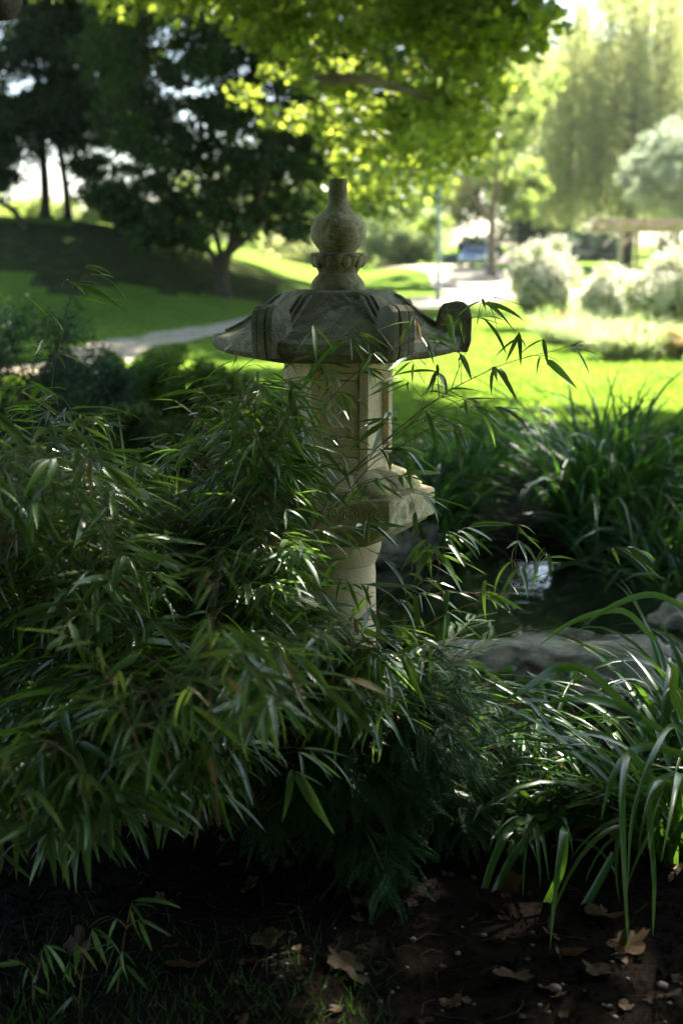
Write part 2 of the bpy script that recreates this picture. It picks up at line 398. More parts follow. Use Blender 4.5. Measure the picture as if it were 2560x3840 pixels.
far_tree('shade_tree', 2080, 20, 230, 130, 'tall hazy tree just left of the weeping tree', M['pale_leaf'], .5, 90, 190, G1, 960, seed=5)
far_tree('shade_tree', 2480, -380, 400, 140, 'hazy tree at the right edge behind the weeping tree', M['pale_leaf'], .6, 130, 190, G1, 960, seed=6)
far_tree('evergreen_tree', 2035, 540, 80, 88, 'dark blue-green evergreen beyond the white-flowered bush', M['teal_leaf'], .3, 45, 260, None, 1000, seed=7, clr=.9)
far_tree('evergreen_tree', 1780, 900, 95, 88, 'low dark evergreen behind the blue car', M['teal_leaf'], .3, 30, 220, None, 1020, seed=8, clr=.8)
far_tree('evergreen_tree', 2190, 860, 180, 105, 'dark evergreen hedge-like tree below the weeping tree', M['teal_leaf'], .3, 50, 200, None, 1010, seed=9, clr=.8)
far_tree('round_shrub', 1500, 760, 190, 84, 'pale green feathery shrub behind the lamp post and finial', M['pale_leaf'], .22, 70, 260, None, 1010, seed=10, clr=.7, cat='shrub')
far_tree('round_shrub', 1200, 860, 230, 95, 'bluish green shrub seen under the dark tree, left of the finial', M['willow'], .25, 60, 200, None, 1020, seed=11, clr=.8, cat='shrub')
G2 = 'sunny bushes beyond the mound'
for k, (px, pt, hp, Y) in enumerate([(-60, 720, 160, 70), (170, 740, 150, 74), (420, 740, 150, 72), (660, 800, 130, 68)]):
    lab = ['sunny yellow-green bush at the left edge beyond the mound', 'sunny yellow-green bush seen between the two dark trunks', 'sunny yellow-green bush seen right of the two dark trunks', 'sunny yellow-green bush behind the low branches of the dark tree'][k]
    far_tree('round_shrub', px, pt, hp, Y, lab, M['hedge_leaf'], .2, 45, 200, G2, 900, seed=20+k, clr=.7, cat='shrub')
# forked tree on the right
def fork_tree():
    Y = 66; b = base_at(1842, 1020, Y)
    tr = [b, P(1842, 900, Y), P(1848, 790, Y), P(1862, 650, Y), P(1870, 480, Y)]
    L1 = [P(1842, 830, Y), P(1800, 770, Y), P(1762, 715, Y), P(1740, 640, Y-1), P(1690, 520, Y-1)]
    L2 = [P(1850, 760, Y), P(1900, 640, Y), P(1950, 520, Y)]
    cl = [((P(1760, 480, Y)), (2.9, 2.6, 2.6), 46), ((P(1600, 760, Y+3)), (1.3, 1.5, 1.3), 18), ((P(1950, 730, Y+1)), (1.2, 1.4, 1.6), 20), ((P(1900, 320, Y)), (2.4, 2.2, 2.0), 26), (P(1620, 560, Y), (1.2, 1.2, 1.4), 12)]
    tree('forked_tree', b, tr, .20, 'leafy tree with pale forked trunk standing beside the path right of the lamp post', M['mid_tree'], M['pale_bark'], cl, .17, .11, 230, (.55,.55,.42), 26, limbs=[(L1, .17), (L2, .10)], seed=31)
fork_tree()
# weeping tree with hanging strands
def weeping_tree(px, Y, half, py_top, py_low, label, n, seed, mat, tr=.3):
    rng = np.random.default_rng(seed); b = base_at(px, 950, Y); k = Y/FPX
    t = empty('weeping_tree', b, label, 'tree')
    top = P(px, py_top, Y); mb = MB(); sp = spline([b, Vector((b.x+.2, Y, b.z+(top.z-b.z)*.45)), Vector((b.x-.2, Y, top.z))], 6)
    mb.tube(sp, np.linspace(tr, tr*.3, len(sp)), 10); mb.build('trunk', M['bark'], t, True)
    pts = []; mb = MB(); zl = P(px, py_low, Y).z; rx = half*k
    for i in range(n):
        a = rng.uniform(0, 2*math.pi); q = rng.uniform(.12, 1)**.6
        zt = zl + (top.z-zl)*(rng.uniform(.25, 1.0)) * (1.05-.45*q*q)
        x = b.x+math.cos(a)*q*rx; y = Y+math.sin(a)*q*rx*.7
        ln = rng.uniform(.18, .5)*(top.z-zl); zb = max(zl + rng.uniform(-.3, .8), zt-ln)
        m = max(8, int((zt-zb)*26)); tt = np.sort(rng.uniform(0, 1, m))
        sx = rng.normal()*.25; sy = rng.normal()*.2
        pts.append(np.stack([x+sx*tt+rng.normal(size=m)*.10, y+sy*tt+rng.normal(size=m)*.10, zt-(zt-zb)*tt+rng.normal(size=m)*.05], 1))
        if i % 14 == 0: limb(mb, (b.x, Y, max(b.z+2, zt-rng.uniform(1, 3))), (x, y, zt), tr*.22, tr*.05)
    mb.build('branches', M['bark'], t, True, kind='stuff')
    pts = np.concatenate(pts); dirs = np.tile(np.array([[0., 0, -1]]), (len(pts), 1))
    crown_mesh('crown', pts, .22, .085, mat, t, .1, dirs)
weeping_tree(2350, 78, 330, -260, 860, 'tall weeping tree with long hanging pale green strands and dark trunk, right', 820, 41, M['willow'])
weeping_tree(2030, 98, 200, 60, 560, 'smaller weeping tree with hanging strands left of the tall one', 420, 42, M['willow'], .2)
weeping_tree(1500, 92, 130, 560, 900, 'pale weeping tree hanging behind the lamp head', 260, 43, M['pale_leaf'], .15)
# silver shrub at right edge
far_tree('silver_tree', 2590, 440, 260, 56, 'rounded silvery white-leaved tree above the pergola at right edge', M['silver_leaf'], .11, 260, 240, None, 850, seed=51, clr=.4, trunk=.12)

# pergola
def pergola():
    Y = 48; t = empty('pergola', base_at(2450, 950, Y), 'weathered wooden pergola with open rafters at the right behind white flowers', 'pergola')
    tz = P(2400, 845, Y).z
    for px, dy in ((2325, 0), (2540, 0), (2388, 2.6), (2610, 2.6), (2740, 0)):
        p = P(px, 900, Y+dy); zb = gzf(p.x, Y+dy)-.1
        mb = MB(); mb.box((p.x, Y+dy, (zb+tz)/2-.1), (.14, .14, tz-zb-.2)); mb.build('post', M['wood'], t, bevel=.01)
        mb = MB(); Mr = Matrix.Rotation(math.radians(45), 3, 'Y'); mb.box((p.x-.28, Y+dy, tz-.42), (.09, .09, .75), Mr); mb.build('brace', M['wood'], t)
    x0 = P(2262, 850, Y).x; x1 = P(2800, 850, Y).x
    for dy in (-.05, 2.65):
        mb = MB(); mb.box(((x0+x1)/2, Y+dy, tz-.09), (x1-x0, .10, .20)); mb.build('beam', M['wood'], t, bevel=.01)
    n = 9
    for k in range(n):
        x = x0+.25+(x1-x0-.5)*k/(n-1); mb = MB(); mb.box((x, Y+1.3, tz+.09), (.09, 3.9, .15)); mb.build('rafter', M['wood'], t, bevel=.008)
    for k in range(5):
        mb = MB(); mb.box(((x0+x1)/2, Y+.1+k*.62, tz+.19), (x1-x0+.2, .07, .05)); mb.build('batten', M['wood'], t)
pergola()
# lamp post
def lamp():
    Y = 47.5; b = base_at(1641, 1115, Y); t = empty('street_lamp', b, 'slim blue-grey lamp post with pale lamp head standing by the path', 'street lamp')
    top = P(1641, 640, Y).z
    mb = MB(); mb.tube([(b.x, Y, b.z), (b.x, Y, b.z+.9), (b.x, Y, b.z+.95), (b.x, Y, top)], [.085, .085, .058, .05], 16); mb.build('pole', M['pole'], t, True)
    hd = MB(); hd.tube([(b.x, Y, top), (b.x, Y, top+.05), (b.x, Y, top+.07), (b.x, Y, top+.30)], [.08, .10, .20, .24], 20); hd.build('lamp_head', M['lamp_glass'], t)
    hd = MB(); hd.tube([(b.x, Y, top+.302), (b.x, Y, top+.34), (b.x, Y, top+.39)], [.29, .27, .10], 20); hd.build('cap', M['pole'], t)
lamp()
# hut, car and board far behind
def hut():
    Y = 80; c = P(1925, 1000, Y); zb = gzf(c.x, Y); t = empty('garden_hut', (c.x, Y, zb), 'small reddish hut with pinkish pyramid roof behind the white-flowered bush', 'hut')
    k = Y/FPX; ze = P(1925, 985, Y).z; zt = P(1925, 925, Y).z; wx = 46*k
    mb = MB(); mb.box((c.x, Y, (zb+ze)/2), (wx*2, 1.6, ze-zb)); mb.build('wall', M['hut_wall'], t)
    mb = MB(); e = .15; mb.add([(c.x-wx-e, Y-.95, ze+.003), (c.x+wx+e, Y-.95, ze+.003), (c.x+wx+e, Y+.95, ze+.003), (c.x-wx-e, Y+.95, ze+.003), (c.x-.1, Y, zt), (c.x+.1, Y, zt)],
        [(0,1,5,4), (1,2,5), (2,3,4,5), (3,0,4), (3,2,1,0)]); mb.build('roof', M['hut_roof'], t)
    mb = MB(); mb.box((c.x-.2, Y-.82, zb+.55), (.5, .05, 1.1)); mb.build('door', M['wood'], t)
hut()
def car():
    Y = 72; c = P(1790, 1060, Y); zb = gzf(c.x, Y); t = empty('parked_car', (c.x, Y, zb), 'small blue car parked under the trees beyond the far path', 'car')
    prof = [(-1.75,.35), (-1.78,.62), (-1.55,.80), (-.85,.88), (-.35,1.30), (.75,1.34), (1.35,.92), (1.72,.84), (1.76,.38)]
    def ext(prof, hw, inset=0):
        n = len(prof); V = [(x, -hw, z) for x, z in prof]+[(x, hw, z) for x, z in prof]
        F = [tuple(range(n-1, -1, -1)), tuple(range(n, 2*n))]+[(i, (i+1) % n, (i+1) % n+n, i+n) for i in range(n)]
        return V, F
    Mr = Matrix.Rotation(math.radians(68), 4, 'Z'); S = .8
    def tr(V): return [Mr @ (Vector(v)*S) + Vector((c.x, Y, zb)) for v in V]
    mb = MB(); V, F = ext(prof, .80); mb.add(tr(V), F); body = mb.build('body', M['car_paint'], t, bevel=.03)
    for s in (-1, 1):
        mb = MB(); V, F = ext([(-.72,.92), (-.32,1.22), (.68,1.25), (1.1,.95)], .012); V = [(x, y+s*.81, z) for x, y, z in V]; mb.add(tr(V), F); mb.build('side_window', M['dark_glass'], t)
    mb = MB(); V = [(-.86,-.66,.91), (-.86,.66,.91), (-.40,.60,1.27), (-.40,-.60,1.27)]; V2 = [(x-.03, y, z+.03) for x, y, z in V]
    mb.add(tr(V+V2), [(0,1,2,3), (7,6,5,4), (0,4,5,1), (1,5,6,2), (2,6,7,3), (3,7,4,0)]); mb.build('windscreen', M['dark_glass'], t)
    for x in (-1.12, 1.12):
        for s in (-1, 1):
            mb = MB(); p = tr([(x, s*.70, .30), (x, s*.84, .30)]); mb.tube(p, .30*S, 20); wh = mb.build('wheel', M['rubber'], t)
            mb = MB(); p = tr([(x, s*.842, .30), (x, s*.86, .30)]); mb.tube(p, .17*S, 12); mb.build('rim', M['chrome'], wh)
    for s in (-.55, .55):
        mb = MB(); p = tr([(-1.70, s, .64), (-1.80, s, .64)]); mb.tube(p, .11*S, 12); mb.build('headlight', M['lens'], t)
    mb = MB(); p = tr([(-1.80, -.6, .42), (-1.80, .6, .42)]); mb.tube(p, .05, 8); mb.build('bumper', M['chrome'], t)
car()
def bench():
    Y = 70; c = P(1675, 1062, Y); zb = gzf(c.x, Y); t = empty('park_bench', (c.x, Y, zb), 'dark slatted park bench beyond the far path, just right of the lamp post', 'bench')
    for k in range(3):
        mb = MB(); mb.box((c.x, Y+.22, zb+.50+k*.13), (.95, .03, .10)); mb.build('back_slat', M['bench'], t)
    for k in range(3):
        mb = MB(); mb.box((c.x, Y-.2+k*.14, zb+.42), (.95, .11, .03)); mb.build('seat_slat', M['bench'], t)
    for s in (-.4, .4):
        mb = MB(); mb.box((c.x+s, Y-.18, zb+.2), (.06, .06, .40)); mb.build('leg', M['bench'], t)
        mb = MB(); mb.box((c.x+s, Y+.26, zb+.4), (.06, .05, .84)); mb.build('leg', M['bench'], t)
bench()

# flowering bushes and bed on the right
def flower_bush(px, py_base, py_top, half, Y, label, nc, per, nfl, fmat, lmat, seed, group='white-flowered bushes in the far bed', fl=.045, lowdark=.35):
    rng = np.random.default_rng(seed); b = base_at(px, py_base, Y); k = Y/FPX; zt = P(px, py_top, Y).z
    t = empty('flowering_bush', b, label, 'bush', group)
    r = (half*k, half*k*.9, (zt-b.z)*.5); c = (b.x, Y, b.z+(zt-b.z)*.5)
    cs = ellipsoid_centres(c, (r[0]*.8, r[1]*.8, r[2]*.85), nc, rng)
    for q in cs:
        f = 1+.42*mnoise.noise(Vector((q[0]*1.6, q[2]*1.9, seed*.7))); q[:] = np.array(c)+(q-np.array(c))*f
    cs[:max(2, nc//12), 2] += r[2]*.35
    mb = MB()
    for q in cs[:12]: limb(mb, b, q, .02, .006)
    mb.build('stems', M['bark'], t, kind='stuff')
    V, F = leaf_quads(clump_points(cs, np.full((nc, 3), r[0]*.26), per, rng), .07, .035, .4, None, rng)
    link('foliage', mesh_np('foliage', V, F, lmat), t)
    ci = rng.integers(0, nc, nfl*2); q = unit(rng.normal(size=(nfl*2, 3))); pts = cs[ci]+q*r[0]*rng.uniform(.16, .46, (nfl*2, 1))
    q = (pts-np.array(c))/np.array(r); nn_ = np.linalg.norm(q, axis=1); pts = pts[(nn_ > .62) & (q[:, 2] > -.5)][:nfl]
    keep = pts[:, 2] > b.z+(zt-b.z)*(lowdark+.08*rng.normal(size=len(pts)))
    V, F = leaf_quads(pts[keep], fl, fl, .2, None, rng)
    tag(link('blossom', mesh_np('blossom', V, F, fmat), t), kind='stuff')
flower_bush(2035, 1200, 915, 120, 30, 'round white-flowered bush with dark shaded foot at the left end of the bed', 60, 260, 12000, M['white_petal'], M['box_leaf'], 61)
flower_bush(2300, 1230, 1010, 130, 29, 'white-flowered bush below the pergola post', 50, 240, 9000, M['white_petal'], M['mid_tree'], 62)
flower_bush(2490, 1250, 960, 150, 27, 'tall white-flowered bush at the right edge of the bed', 60, 240, 11000, M['white_petal'], M['mid_tree'], 63)
flower_bush(2120, 1260, 1170, 60, 25, 'low orange-pink flowering plant in front of the round white bush', 22, 160, 900, M['orange_petal'], M['pale_leaf'], 64, None)
flower_bush(2540, 1420, 1240, 70, 21, 'low orange-pink flowering plant at the right edge of the bed', 22, 160, 500, M['orange_petal'], M['pale_leaf'], 65, None)
def meadow(px0, px1, Ya, Yb, h, n, mat, name, seed, label=None):
    rng = np.random.default_rng(seed); Yv = rng.uniform(Ya, Yb, n); pxv = rng.uniform(px0, px1, n); x = (pxv-1280)/FPX*Yv*1.01
    z = gz(x, Yv); hh = h*rng.uniform(.5, 1.15, n); wv = .012*rng.uniform(.8, 1.6, n)
    a = rng.uniform(0, 2*math.pi, n); lean = rng.normal(size=(n, 2))*.3
    V = np.empty((n, 3, 3)); V[:, 0] = np.stack([x-wv*np.cos(a), Yv-wv*np.sin(a), z-.02], 1); V[:, 1] = np.stack([x+wv*np.cos(a), Yv+wv*np.sin(a), z-.02], 1)
    V[:, 2] = np.stack([x+lean[:, 0]*hh, Yv+lean[:, 1]*hh, z+hh], 1)
    o = link(name, mesh_np(name, V.reshape(-1, 3), np.arange(3*n).reshape(-1, 3), mat)); o['kind'] = 'stuff'
    return tag(o, label or 'green grass growing on the lawn', 'grass')
# clumps of pale grass-like perennials in the bed
def tuft(name, c, n, length, width, spread, mat, label, cat, group, seed, seg=5, up=1.0, maxparts=300, stiff=.5, thing=None, rise=None):
    rng = np.random.default_rng(seed); t = thing or empty(name, c, label, cat, group)
    blades = []
    for i in range(n):
        a = rng.uniform(0, 2*math.pi); r = spread*math.sqrt(rng.uniform(0, 1)); b = np.array([c[0]+r*math.cos(a), c[1]+r*math.sin(a), 0]); b[2] = gzf(b[0], b[1])-.01
        a2 = a+rng.normal()*.7; L = length*rng.uniform(.55, 1.15); Wd = width*rng.uniform(.7, 1.2)
        e0 = math.radians(rng.uniform(52, 88))*up; bend = rng.uniform(.9, 2.4)*stiff*2
        blades.append(blade(b, a2, L, Wd, e0, bend, seg, rng))
    return t, blades
def blade(b, az, L, Wd, e0, bend, seg, rng, sidecurve=0):
    """curved folded strap leaf; returns V (3 rows), face list"""
    h = np.array([math.cos(az), math.sin(az), 0]); s0 = np.array([-math.sin(az), math.cos(az), 0]); tw = rng.normal()*.5; sc = rng.normal()*.25+sidecurve
    p = np.array(b, float); V = []; ds = L/seg
    for i in range(seg+1):
        t = i/seg; e = e0 - bend*(t**1.35)
        d = h*math.cos(e)+s0*math.sin(sc*t)*.6+np.array([0, 0, math.sin(e)]); d /= np.linalg.norm(d)
        s = s0*math.cos(tw*t)+np.cross(s0, d)*math.sin(tw*t); s -= d*np.dot(s, d); s /= np.linalg.norm(s); nn = np.cross(d, s)
        wv = Wd*(.62+.38*math.sin(math.pi*min(1, t*1.3)))*(1-t**3.0)**.8*.5 + .0004
        V += [p-s*wv+nn*wv*.35, p.copy(), p+s*wv+nn*wv*.35]
        p = p + d*ds
    F = []
    for i in range(seg):
        o_ = i*3; F += [(o_, o_+1, o_+4, o_+3), (o_+1, o_+2, o_+5, o_+4)]
    return np.array(V), F
def score(V):
    c = V[len(V)//2]; q = proj(c)
    if q is None or not (-150 < q[0] < 2710 and -150 < q[1] < 3990): return -1
    return np.linalg.norm(V[-1]-V[0])/q[2]
def build_blades(t, blades, mat, part, maxp=300, stuffname=None):
    order = sorted(range(len(blades)), key=lambda i: -score(blades[i][0]))
    big = [i for i in order[:maxp] if score(blades[i][0]) > 0]
    bs = set(big)
    for i in big:
        V, F = blades[i]; o_ = V[0].copy()
        m = mesh_np(part, V-o_, F, mat, True)
        ob = bpy.data.objects.new(part, m); COL.objects.link(ob); ob.parent = t; ob.location = Vector(o_)-t.location
    rest = [i for i in range(len(blades)) if i not in bs]
    if rest:
        Vs = []; Fs = []; n = 0
        for i in rest: V, F = blades[i]; Vs.append(V); Fs.append(np.array(F)+n); n += len(V)
        tag(link(stuffname or part+'_mass', mesh_np(part, np.concatenate(Vs), np.concatenate(Fs), mat, True), t), kind='stuff')
for k, (px, py, n) in enumerate([(2130, 1290, 500), (2240, 1315, 600), (2370, 1345, 700), (2480, 1330, 600), (2200, 1220, 400)]):
    c = gpix(px, py); lab = ['pale green tufted perennial at the left front of the sunny bed', 'pale green tufted perennial second from left in the sunny bed', 'large pale green tufted perennial with dark foot in the sunny bed', 'pale green tufted perennial at the right of the sunny bed', 'pale green tufted perennial beside the round white bush'][k]
    t, bl = tuft('tufted_plant', c, n, .75, .022, .45, M['pale_leaf'], lab, 'plant', 'tufted plants in the sunny bed', 70+k, 4)
    build_blades(t, bl, M['pale_leaf'], 'leaf', 0, 'leaves')
meadow(-200, 2760, 9.6, 17, .045, 60000, M['grass'], 'lawn_grass', 80, 'short green lawn grass near the planting')
meadow(-200, 2760, 17, 34, .05, 50000, M['grass'], 'lawn_grass', 81, 'short green lawn grass farther out beside the path')

# ------------------------------------------------------------------ left trees and dark tree
def curtain(pxs, bottoms, top, Ya, Yb, n, seed, hole=.22, fs=150.):
    """centres of leaf clumps of one wide ragged crown, low edge following 'bottoms', open where noise leaves holes"""
    rng = np.random.default_rng(seed); o_ = []
    while len(o_) < n:
        px = rng.uniform(pxs[0], pxs[-1]); py = rng.uniform(top, 1000)
        if py > np.interp(px, pxs, bottoms)+rng.normal()*35: continue
        if mnoise.noise(Vector((px/fs, py/fs*1.3, seed*3.1))) > hole: continue
        Y = rng.uniform(Ya, Yb); o_.append(tuple(P(px, py, Y)))
    return (np.array(o_), None, -1)
def left_trees():
    Y = 42
    b = base_at(172, 845, Y); tr = [b, P(170, 700, Y), P(160, 560, Y), P(150, 380, Y), P(120, 120, Y), P(100, -150, Y)]
    lm = [([P(165, 600, Y), P(110, 540, Y), P(40, 490, Y), P(-60, 420, Y)], .09), ([P(160, 480, Y), P(210, 380, Y), P(290, 260, Y)], .08)]
    cl = [curtain([-200, -50, 60, 140, 330], [520, 470, 440, 520, 330], -200, 40, 46, 170, 3), (P(60, 100, Y), (2.6, 2, 1.9), 30), (P(60, 430, Y), (1.2, 1.2, .7), 12), (P(300, 170, Y), (2.0, 1.5, 1.4), 60), (P(0, -150, Y), (3, 2.5, 1.2), 26)]
    tree('mound_tree', b, tr, .15, 'left one of two dark trunks on the mound, straight, with airy dark crown', M['dark_tree'], M['bark'], cl+[((-8, 45, 11.5), (5, 5, 2.6), 260)], .15, .10, 120, (.5,.5,.32), 22, 'dark trees on the mound', limbs=lm, r1=.06, seed=91)  # last cluster: high out-of-view leaves added to shade the mound
    b = base_at(258, 860, Y+1); tr = [b, P(250, 720, Y+1), P(235, 620, Y+1), P(215, 520, Y+1), P(190, 380, Y+1), P(220, 200, Y+1)]
    lm = [([P(238, 640, Y+1), P(300, 560, Y), P(380, 470, Y), P(470, 400, Y)], .07), ([P(228, 590, Y+1), P(190, 500, Y), P(120, 400, Y)], .06), ([P(245, 700, Y+1), P(330, 640, Y), P(420, 590, Y), P(500, 560, Y)], .05)]
    cl = [curtain([150, 230, 330, 470, 620], [430, 520, 470, 560, 640], -200, 40, 46, 210, 4), curtain([-120, 60, 180, 330, 460, 640, 720], [760, 640, 560, 720, 850, 880, 860], 380, 40, 46, 230, 14, -.03, 55.), (P(330, 330, Y), (1.3, 1.3, .8), 10), (P(420, 480, Y), (.9, 1, .4), 7), (P(300, 60, Y+1), (2.4, 1.8, 1.3), 60), (P(170, 350, Y), (.7,.7,.4), 6)]
    tree('mound_tree', b, tr, .13, 'right one of two dark trunks on the mound, with spreading branches', M['dark_tree'], M['bark'], cl+[((-3, 47, 11.5), (5, 5, 2.5), 280)], .15, .10, 120, (.5,.5,.32), 22, 'dark trees on the mound', limbs=lm, r1=.05, seed=92)  # last cluster again sits above view, added as shade for the slope
    b = base_at(-160, 850, Y-4); b = Vector((P(100, 840, 39).x, 39, 0)); b.z = gzf(b.x, 39)-.05
    tr = [b, P(60, 800, 39), P(10, 760, 39), P(-80, 690, 39), P(-160, 600, 39)]
    tree('mound_tree', b, tr, .10, 'thin slanting dark stem low at the left edge of the mound', M['dark_tree'], M['bark'], [((-17, 32, 8.5), (5, 9, 5), 200), ((-11, 23, 9), (4.5, 5, 2.5), 160), (P(-120, 500, 39), (1.5,1.4,1.1), 22), (P(40, 590, 39), (.6,.6,.2), 4)], .12, .08, 110, (.4,.4,.28), 12, 'dark trees on the mound', r1=.05, seed=93)  # first two clusters: unseen leaf masses added to block sky from the mound
left_trees()
def dark_tree():
    Y = 36; b = Vector((P(835, 1080, Y).x, Y, 0)); b.z = gzf(b.x, Y)-.05
    tr = [b, P(838, 1010, Y), P(850, 960, Y), P(880, 900, Y), P(930, 820, Y-.5), P(1000, 640, Y-1), P(1040, 350, Y-1), P(1020, 0, Y-1)]
    lm = [([P(836, 1030, Y), P(800, 960, Y), P(750, 890, Y), P(690, 800, Y-.6), P(600, 650, Y-1), P(520, 450, Y-1.5)], .11),
          ([P(838, 990, Y), P(815, 900, Y), P(790, 780, Y), P(790, 560, Y+.5), P(740, 250, Y)], .10),
          ([P(850, 960, Y), P(930, 890, Y+.5), P(1010, 800, Y+1), P(1110, 690, Y+1), P(1240, 560, Y)], .09),
          ([P(760, 900, Y), P(650, 850, Y-1), P(540, 800, Y-1.6), P(440, 790, Y-2)], .05)]
    cl = [curtain([330, 450, 520, 600, 680, 800, 900, 1000, 1150, 1300, 1450, 1560], [440, 520, 650, 800, 910, 935, 890, 850, 880, 800, 640, 420], -250, 33, 40, 860, 7, .17, 62.),
          curtain([560, 640, 760, 1000, 1200, 1300], [480, 720, 850, 800, 760, 500], -200, 34, 38, 150, 8, .2, 62.),
          curtain([900, 1000, 1250, 1400, 1560, 1650], [900, 880, 860, 780, 640, 420], 0, 37, 42, 260, 9, .2, 62.),
          (P(520, 800, Y-2), (.9, .8, .25), 16), (P(600, 900, Y-2), (.9, .8, .2), 16), (P(430, 720, Y-2), (.7, .6, .2), 9),
          ((0, 40, 11.5), (5, 6, 2.4), 60)]  # high unseen cluster, added as a shadow caster
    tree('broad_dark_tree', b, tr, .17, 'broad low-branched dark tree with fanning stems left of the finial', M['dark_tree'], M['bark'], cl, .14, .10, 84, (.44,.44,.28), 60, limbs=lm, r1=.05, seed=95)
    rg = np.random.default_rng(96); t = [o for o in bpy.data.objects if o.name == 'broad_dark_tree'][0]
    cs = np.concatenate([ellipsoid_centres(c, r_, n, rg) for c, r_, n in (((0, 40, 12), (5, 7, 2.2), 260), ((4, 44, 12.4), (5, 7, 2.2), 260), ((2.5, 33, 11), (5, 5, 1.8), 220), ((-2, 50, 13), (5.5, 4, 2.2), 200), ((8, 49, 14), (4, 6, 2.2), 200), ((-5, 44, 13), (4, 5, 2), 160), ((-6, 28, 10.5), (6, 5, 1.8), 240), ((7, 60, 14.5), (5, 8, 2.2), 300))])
    crown_mesh('added_shade_crown', clump_points(cs, np.full((len(cs), 3), .62), 80, rg), .23, .19, M['dark_tree'], t)  # oversized out-of-view leaf clumps, added only to shade the mound
dark_tree()

# plane tree whose crown overhangs the lantern from the right; its low twigs dip into view
def plane_tree():
    b = Vector((7.2, 10.5, -.05))
    tr = [b, (7.0, 10.6, 2.0), (6.5, 10.8, 4.0), (5.6, 11.2, 6.2), (4.2, 11.6, 8.0), (3, 11.8, 10)]
    lm = [([(6.6, 10.7, 3.6), (5.0, 9.8, 5.4), (2.6, 8.4, 6.2), (0.2, 7.2, 6.4)], .14),
          ([(6.2, 10.9, 4.6), (4.6, 12.8, 5.8), (2.2, 14.6, 6.2), (.4, 15.8, 5.4), (-.6, 16, 4.4)], .13),
          ([(5.6, 11.2, 6.2), (2.5, 11, 7.2), (-1, 10.5, 7.0), (-3.5, 10, 6.5)], .13),
          ([P(960, -60, 15.2), P(935, 0, 15), P(1010, 100, 15), P(1130, 200, 15), P(1200, 300, 15)], .04)]
    cl = [((3.0, 9.0, 7.2), (4.6, 4.2, 1.9), 620), ((0.5, 13.5, 7.4), (4.0, 3.4, 1.8), 460), ((4.6, 13.0, 7.8), (3.2, 3.0, 1.8), 260), ((6.0, 16.5, 7.8), (2.8, 3.2, 1.4), 330), ((3.0, 18.5, 7.6), (2.6, 3.6, 1.2), 170), ((0, 20, 7.8), (3,4,1.2), 260), curtain([1450, 1500, 2560, 2700], [-130, -130, -130, -130], -1000, 15, 20, 330, 21, .28, 160.), ((4.2, 22, 8.2), (1.6, 4, 1.0), 110), (P(1850, 60, 16), (.5, 1.6, .5), 18), (P(1350, 800, 27), (1.1, 1.5, .5), 9), (P(1500, 700, 24), (1.3, 1.5, .5), 9), (P(1640, 420, 17), (.7, 1.5, .35), 16), (P(1150, 380, 22), (1.0, 1.8, .9), 8), ((-2.5, 9.5, 7.2), (3.0, 3.5, 1.5), 300),
          (P(1450, 0, 17), (1.7, 2.6, .7), 46), (P(1740, 30, 16.5), (.75, 2.0, .7), 24), (P(1000, -60, 16), (1.0, 2, .4), 20), (P(600, -120, 14), (1.2, 2, .3), 26), (P(1130, 90, 14.5), (.42, .5, .28), 7), (P(1500, 340, 20), (1.5, 2.4, 1.0), 34),
          (P(1640, 250, 17.5), (.85, 2.2, .8), 26), (P(1440, 600, 21), (1.1, 1.7, .5), 13), (P(1560, 540, 18.5), (.8, 1.4, .4), 9), (P(1690, 440, 15.5), (.2, .2, .16), 3), (P(1180, 250, 17), (.5,.6,.3), 4), (P(1780, 60, 15), (.35, .4, .3), 6)]
    tree('plane_tree', b, tr, .32, 'large tree with bright sunlit yellow-green leaves hanging into the top of view above the finial', M['plane_leaf'], M['pale_bark'], cl, .135, .12, 50, (.42,.42,.24), 60, limbs=lm, seed=97)
plane_tree()
def overhead_tree():
    b = Vector((-4.4, 1.2, -.05))
    tr = [b, (-4.2, 1.3, 2.2), (-3.6, 1.6, 4.4), (-2.6, 2.0, 6.4), (-2.0, 2.2, 8.6)]
    q = [Vector((-4.0, 1.5, 2.9)), P(-500, -250, 5.2), P(-30, 10, 5.6), P(60, -60, 5.8), P(260, -420, 6.2)]
    lm = [(q, .10), ([(-3.6, 1.6, 4.4), (-1.5, 3.2, 5.8), (.8, 4.6, 6.2)], .12), ([(-3.4, 1.6, 4.8), (-1.4, -.4, 6.2), (1.0, -2.0, 6.6)], .12), ([(-3.8, 1.5, 4), (-6, 3.5, 5.6), (-7.2, 6, 6)], .1)]
    cl = [((-1.6, 1.2, 6.8), (5.2, 4.6, 1.9), 400), ((1.8, -1.2, 6.6), (4.2, 4.0, 1.8), 280), ((-5.6, 4.8, 6.2), (3.6, 3.6, 1.8), 120), ((2.8, 3.0, 7.0), (3.6, 3.0, 1.6), 120), ((-1, -4.6, 3.6), (7, 1.4, 3.4), 420), ((5.2,-1.0,4.2), (1.4,3.4,3.4), 130), ((-6.2,-1,3.8), (1.4,4,3.2), 120)]  # last three clusters: unseen leaf walls round the camera, added to cut sky light
    tree('overhead_tree', b, tr, .30, 'tree whose brown limb crosses the top left corner, its crown shading the lantern garden', M['canopy'], M['bark'], cl, .22, .19, 110, (.72,.72,.42), 50, limbs=lm, seed=98)
overhead_tree()

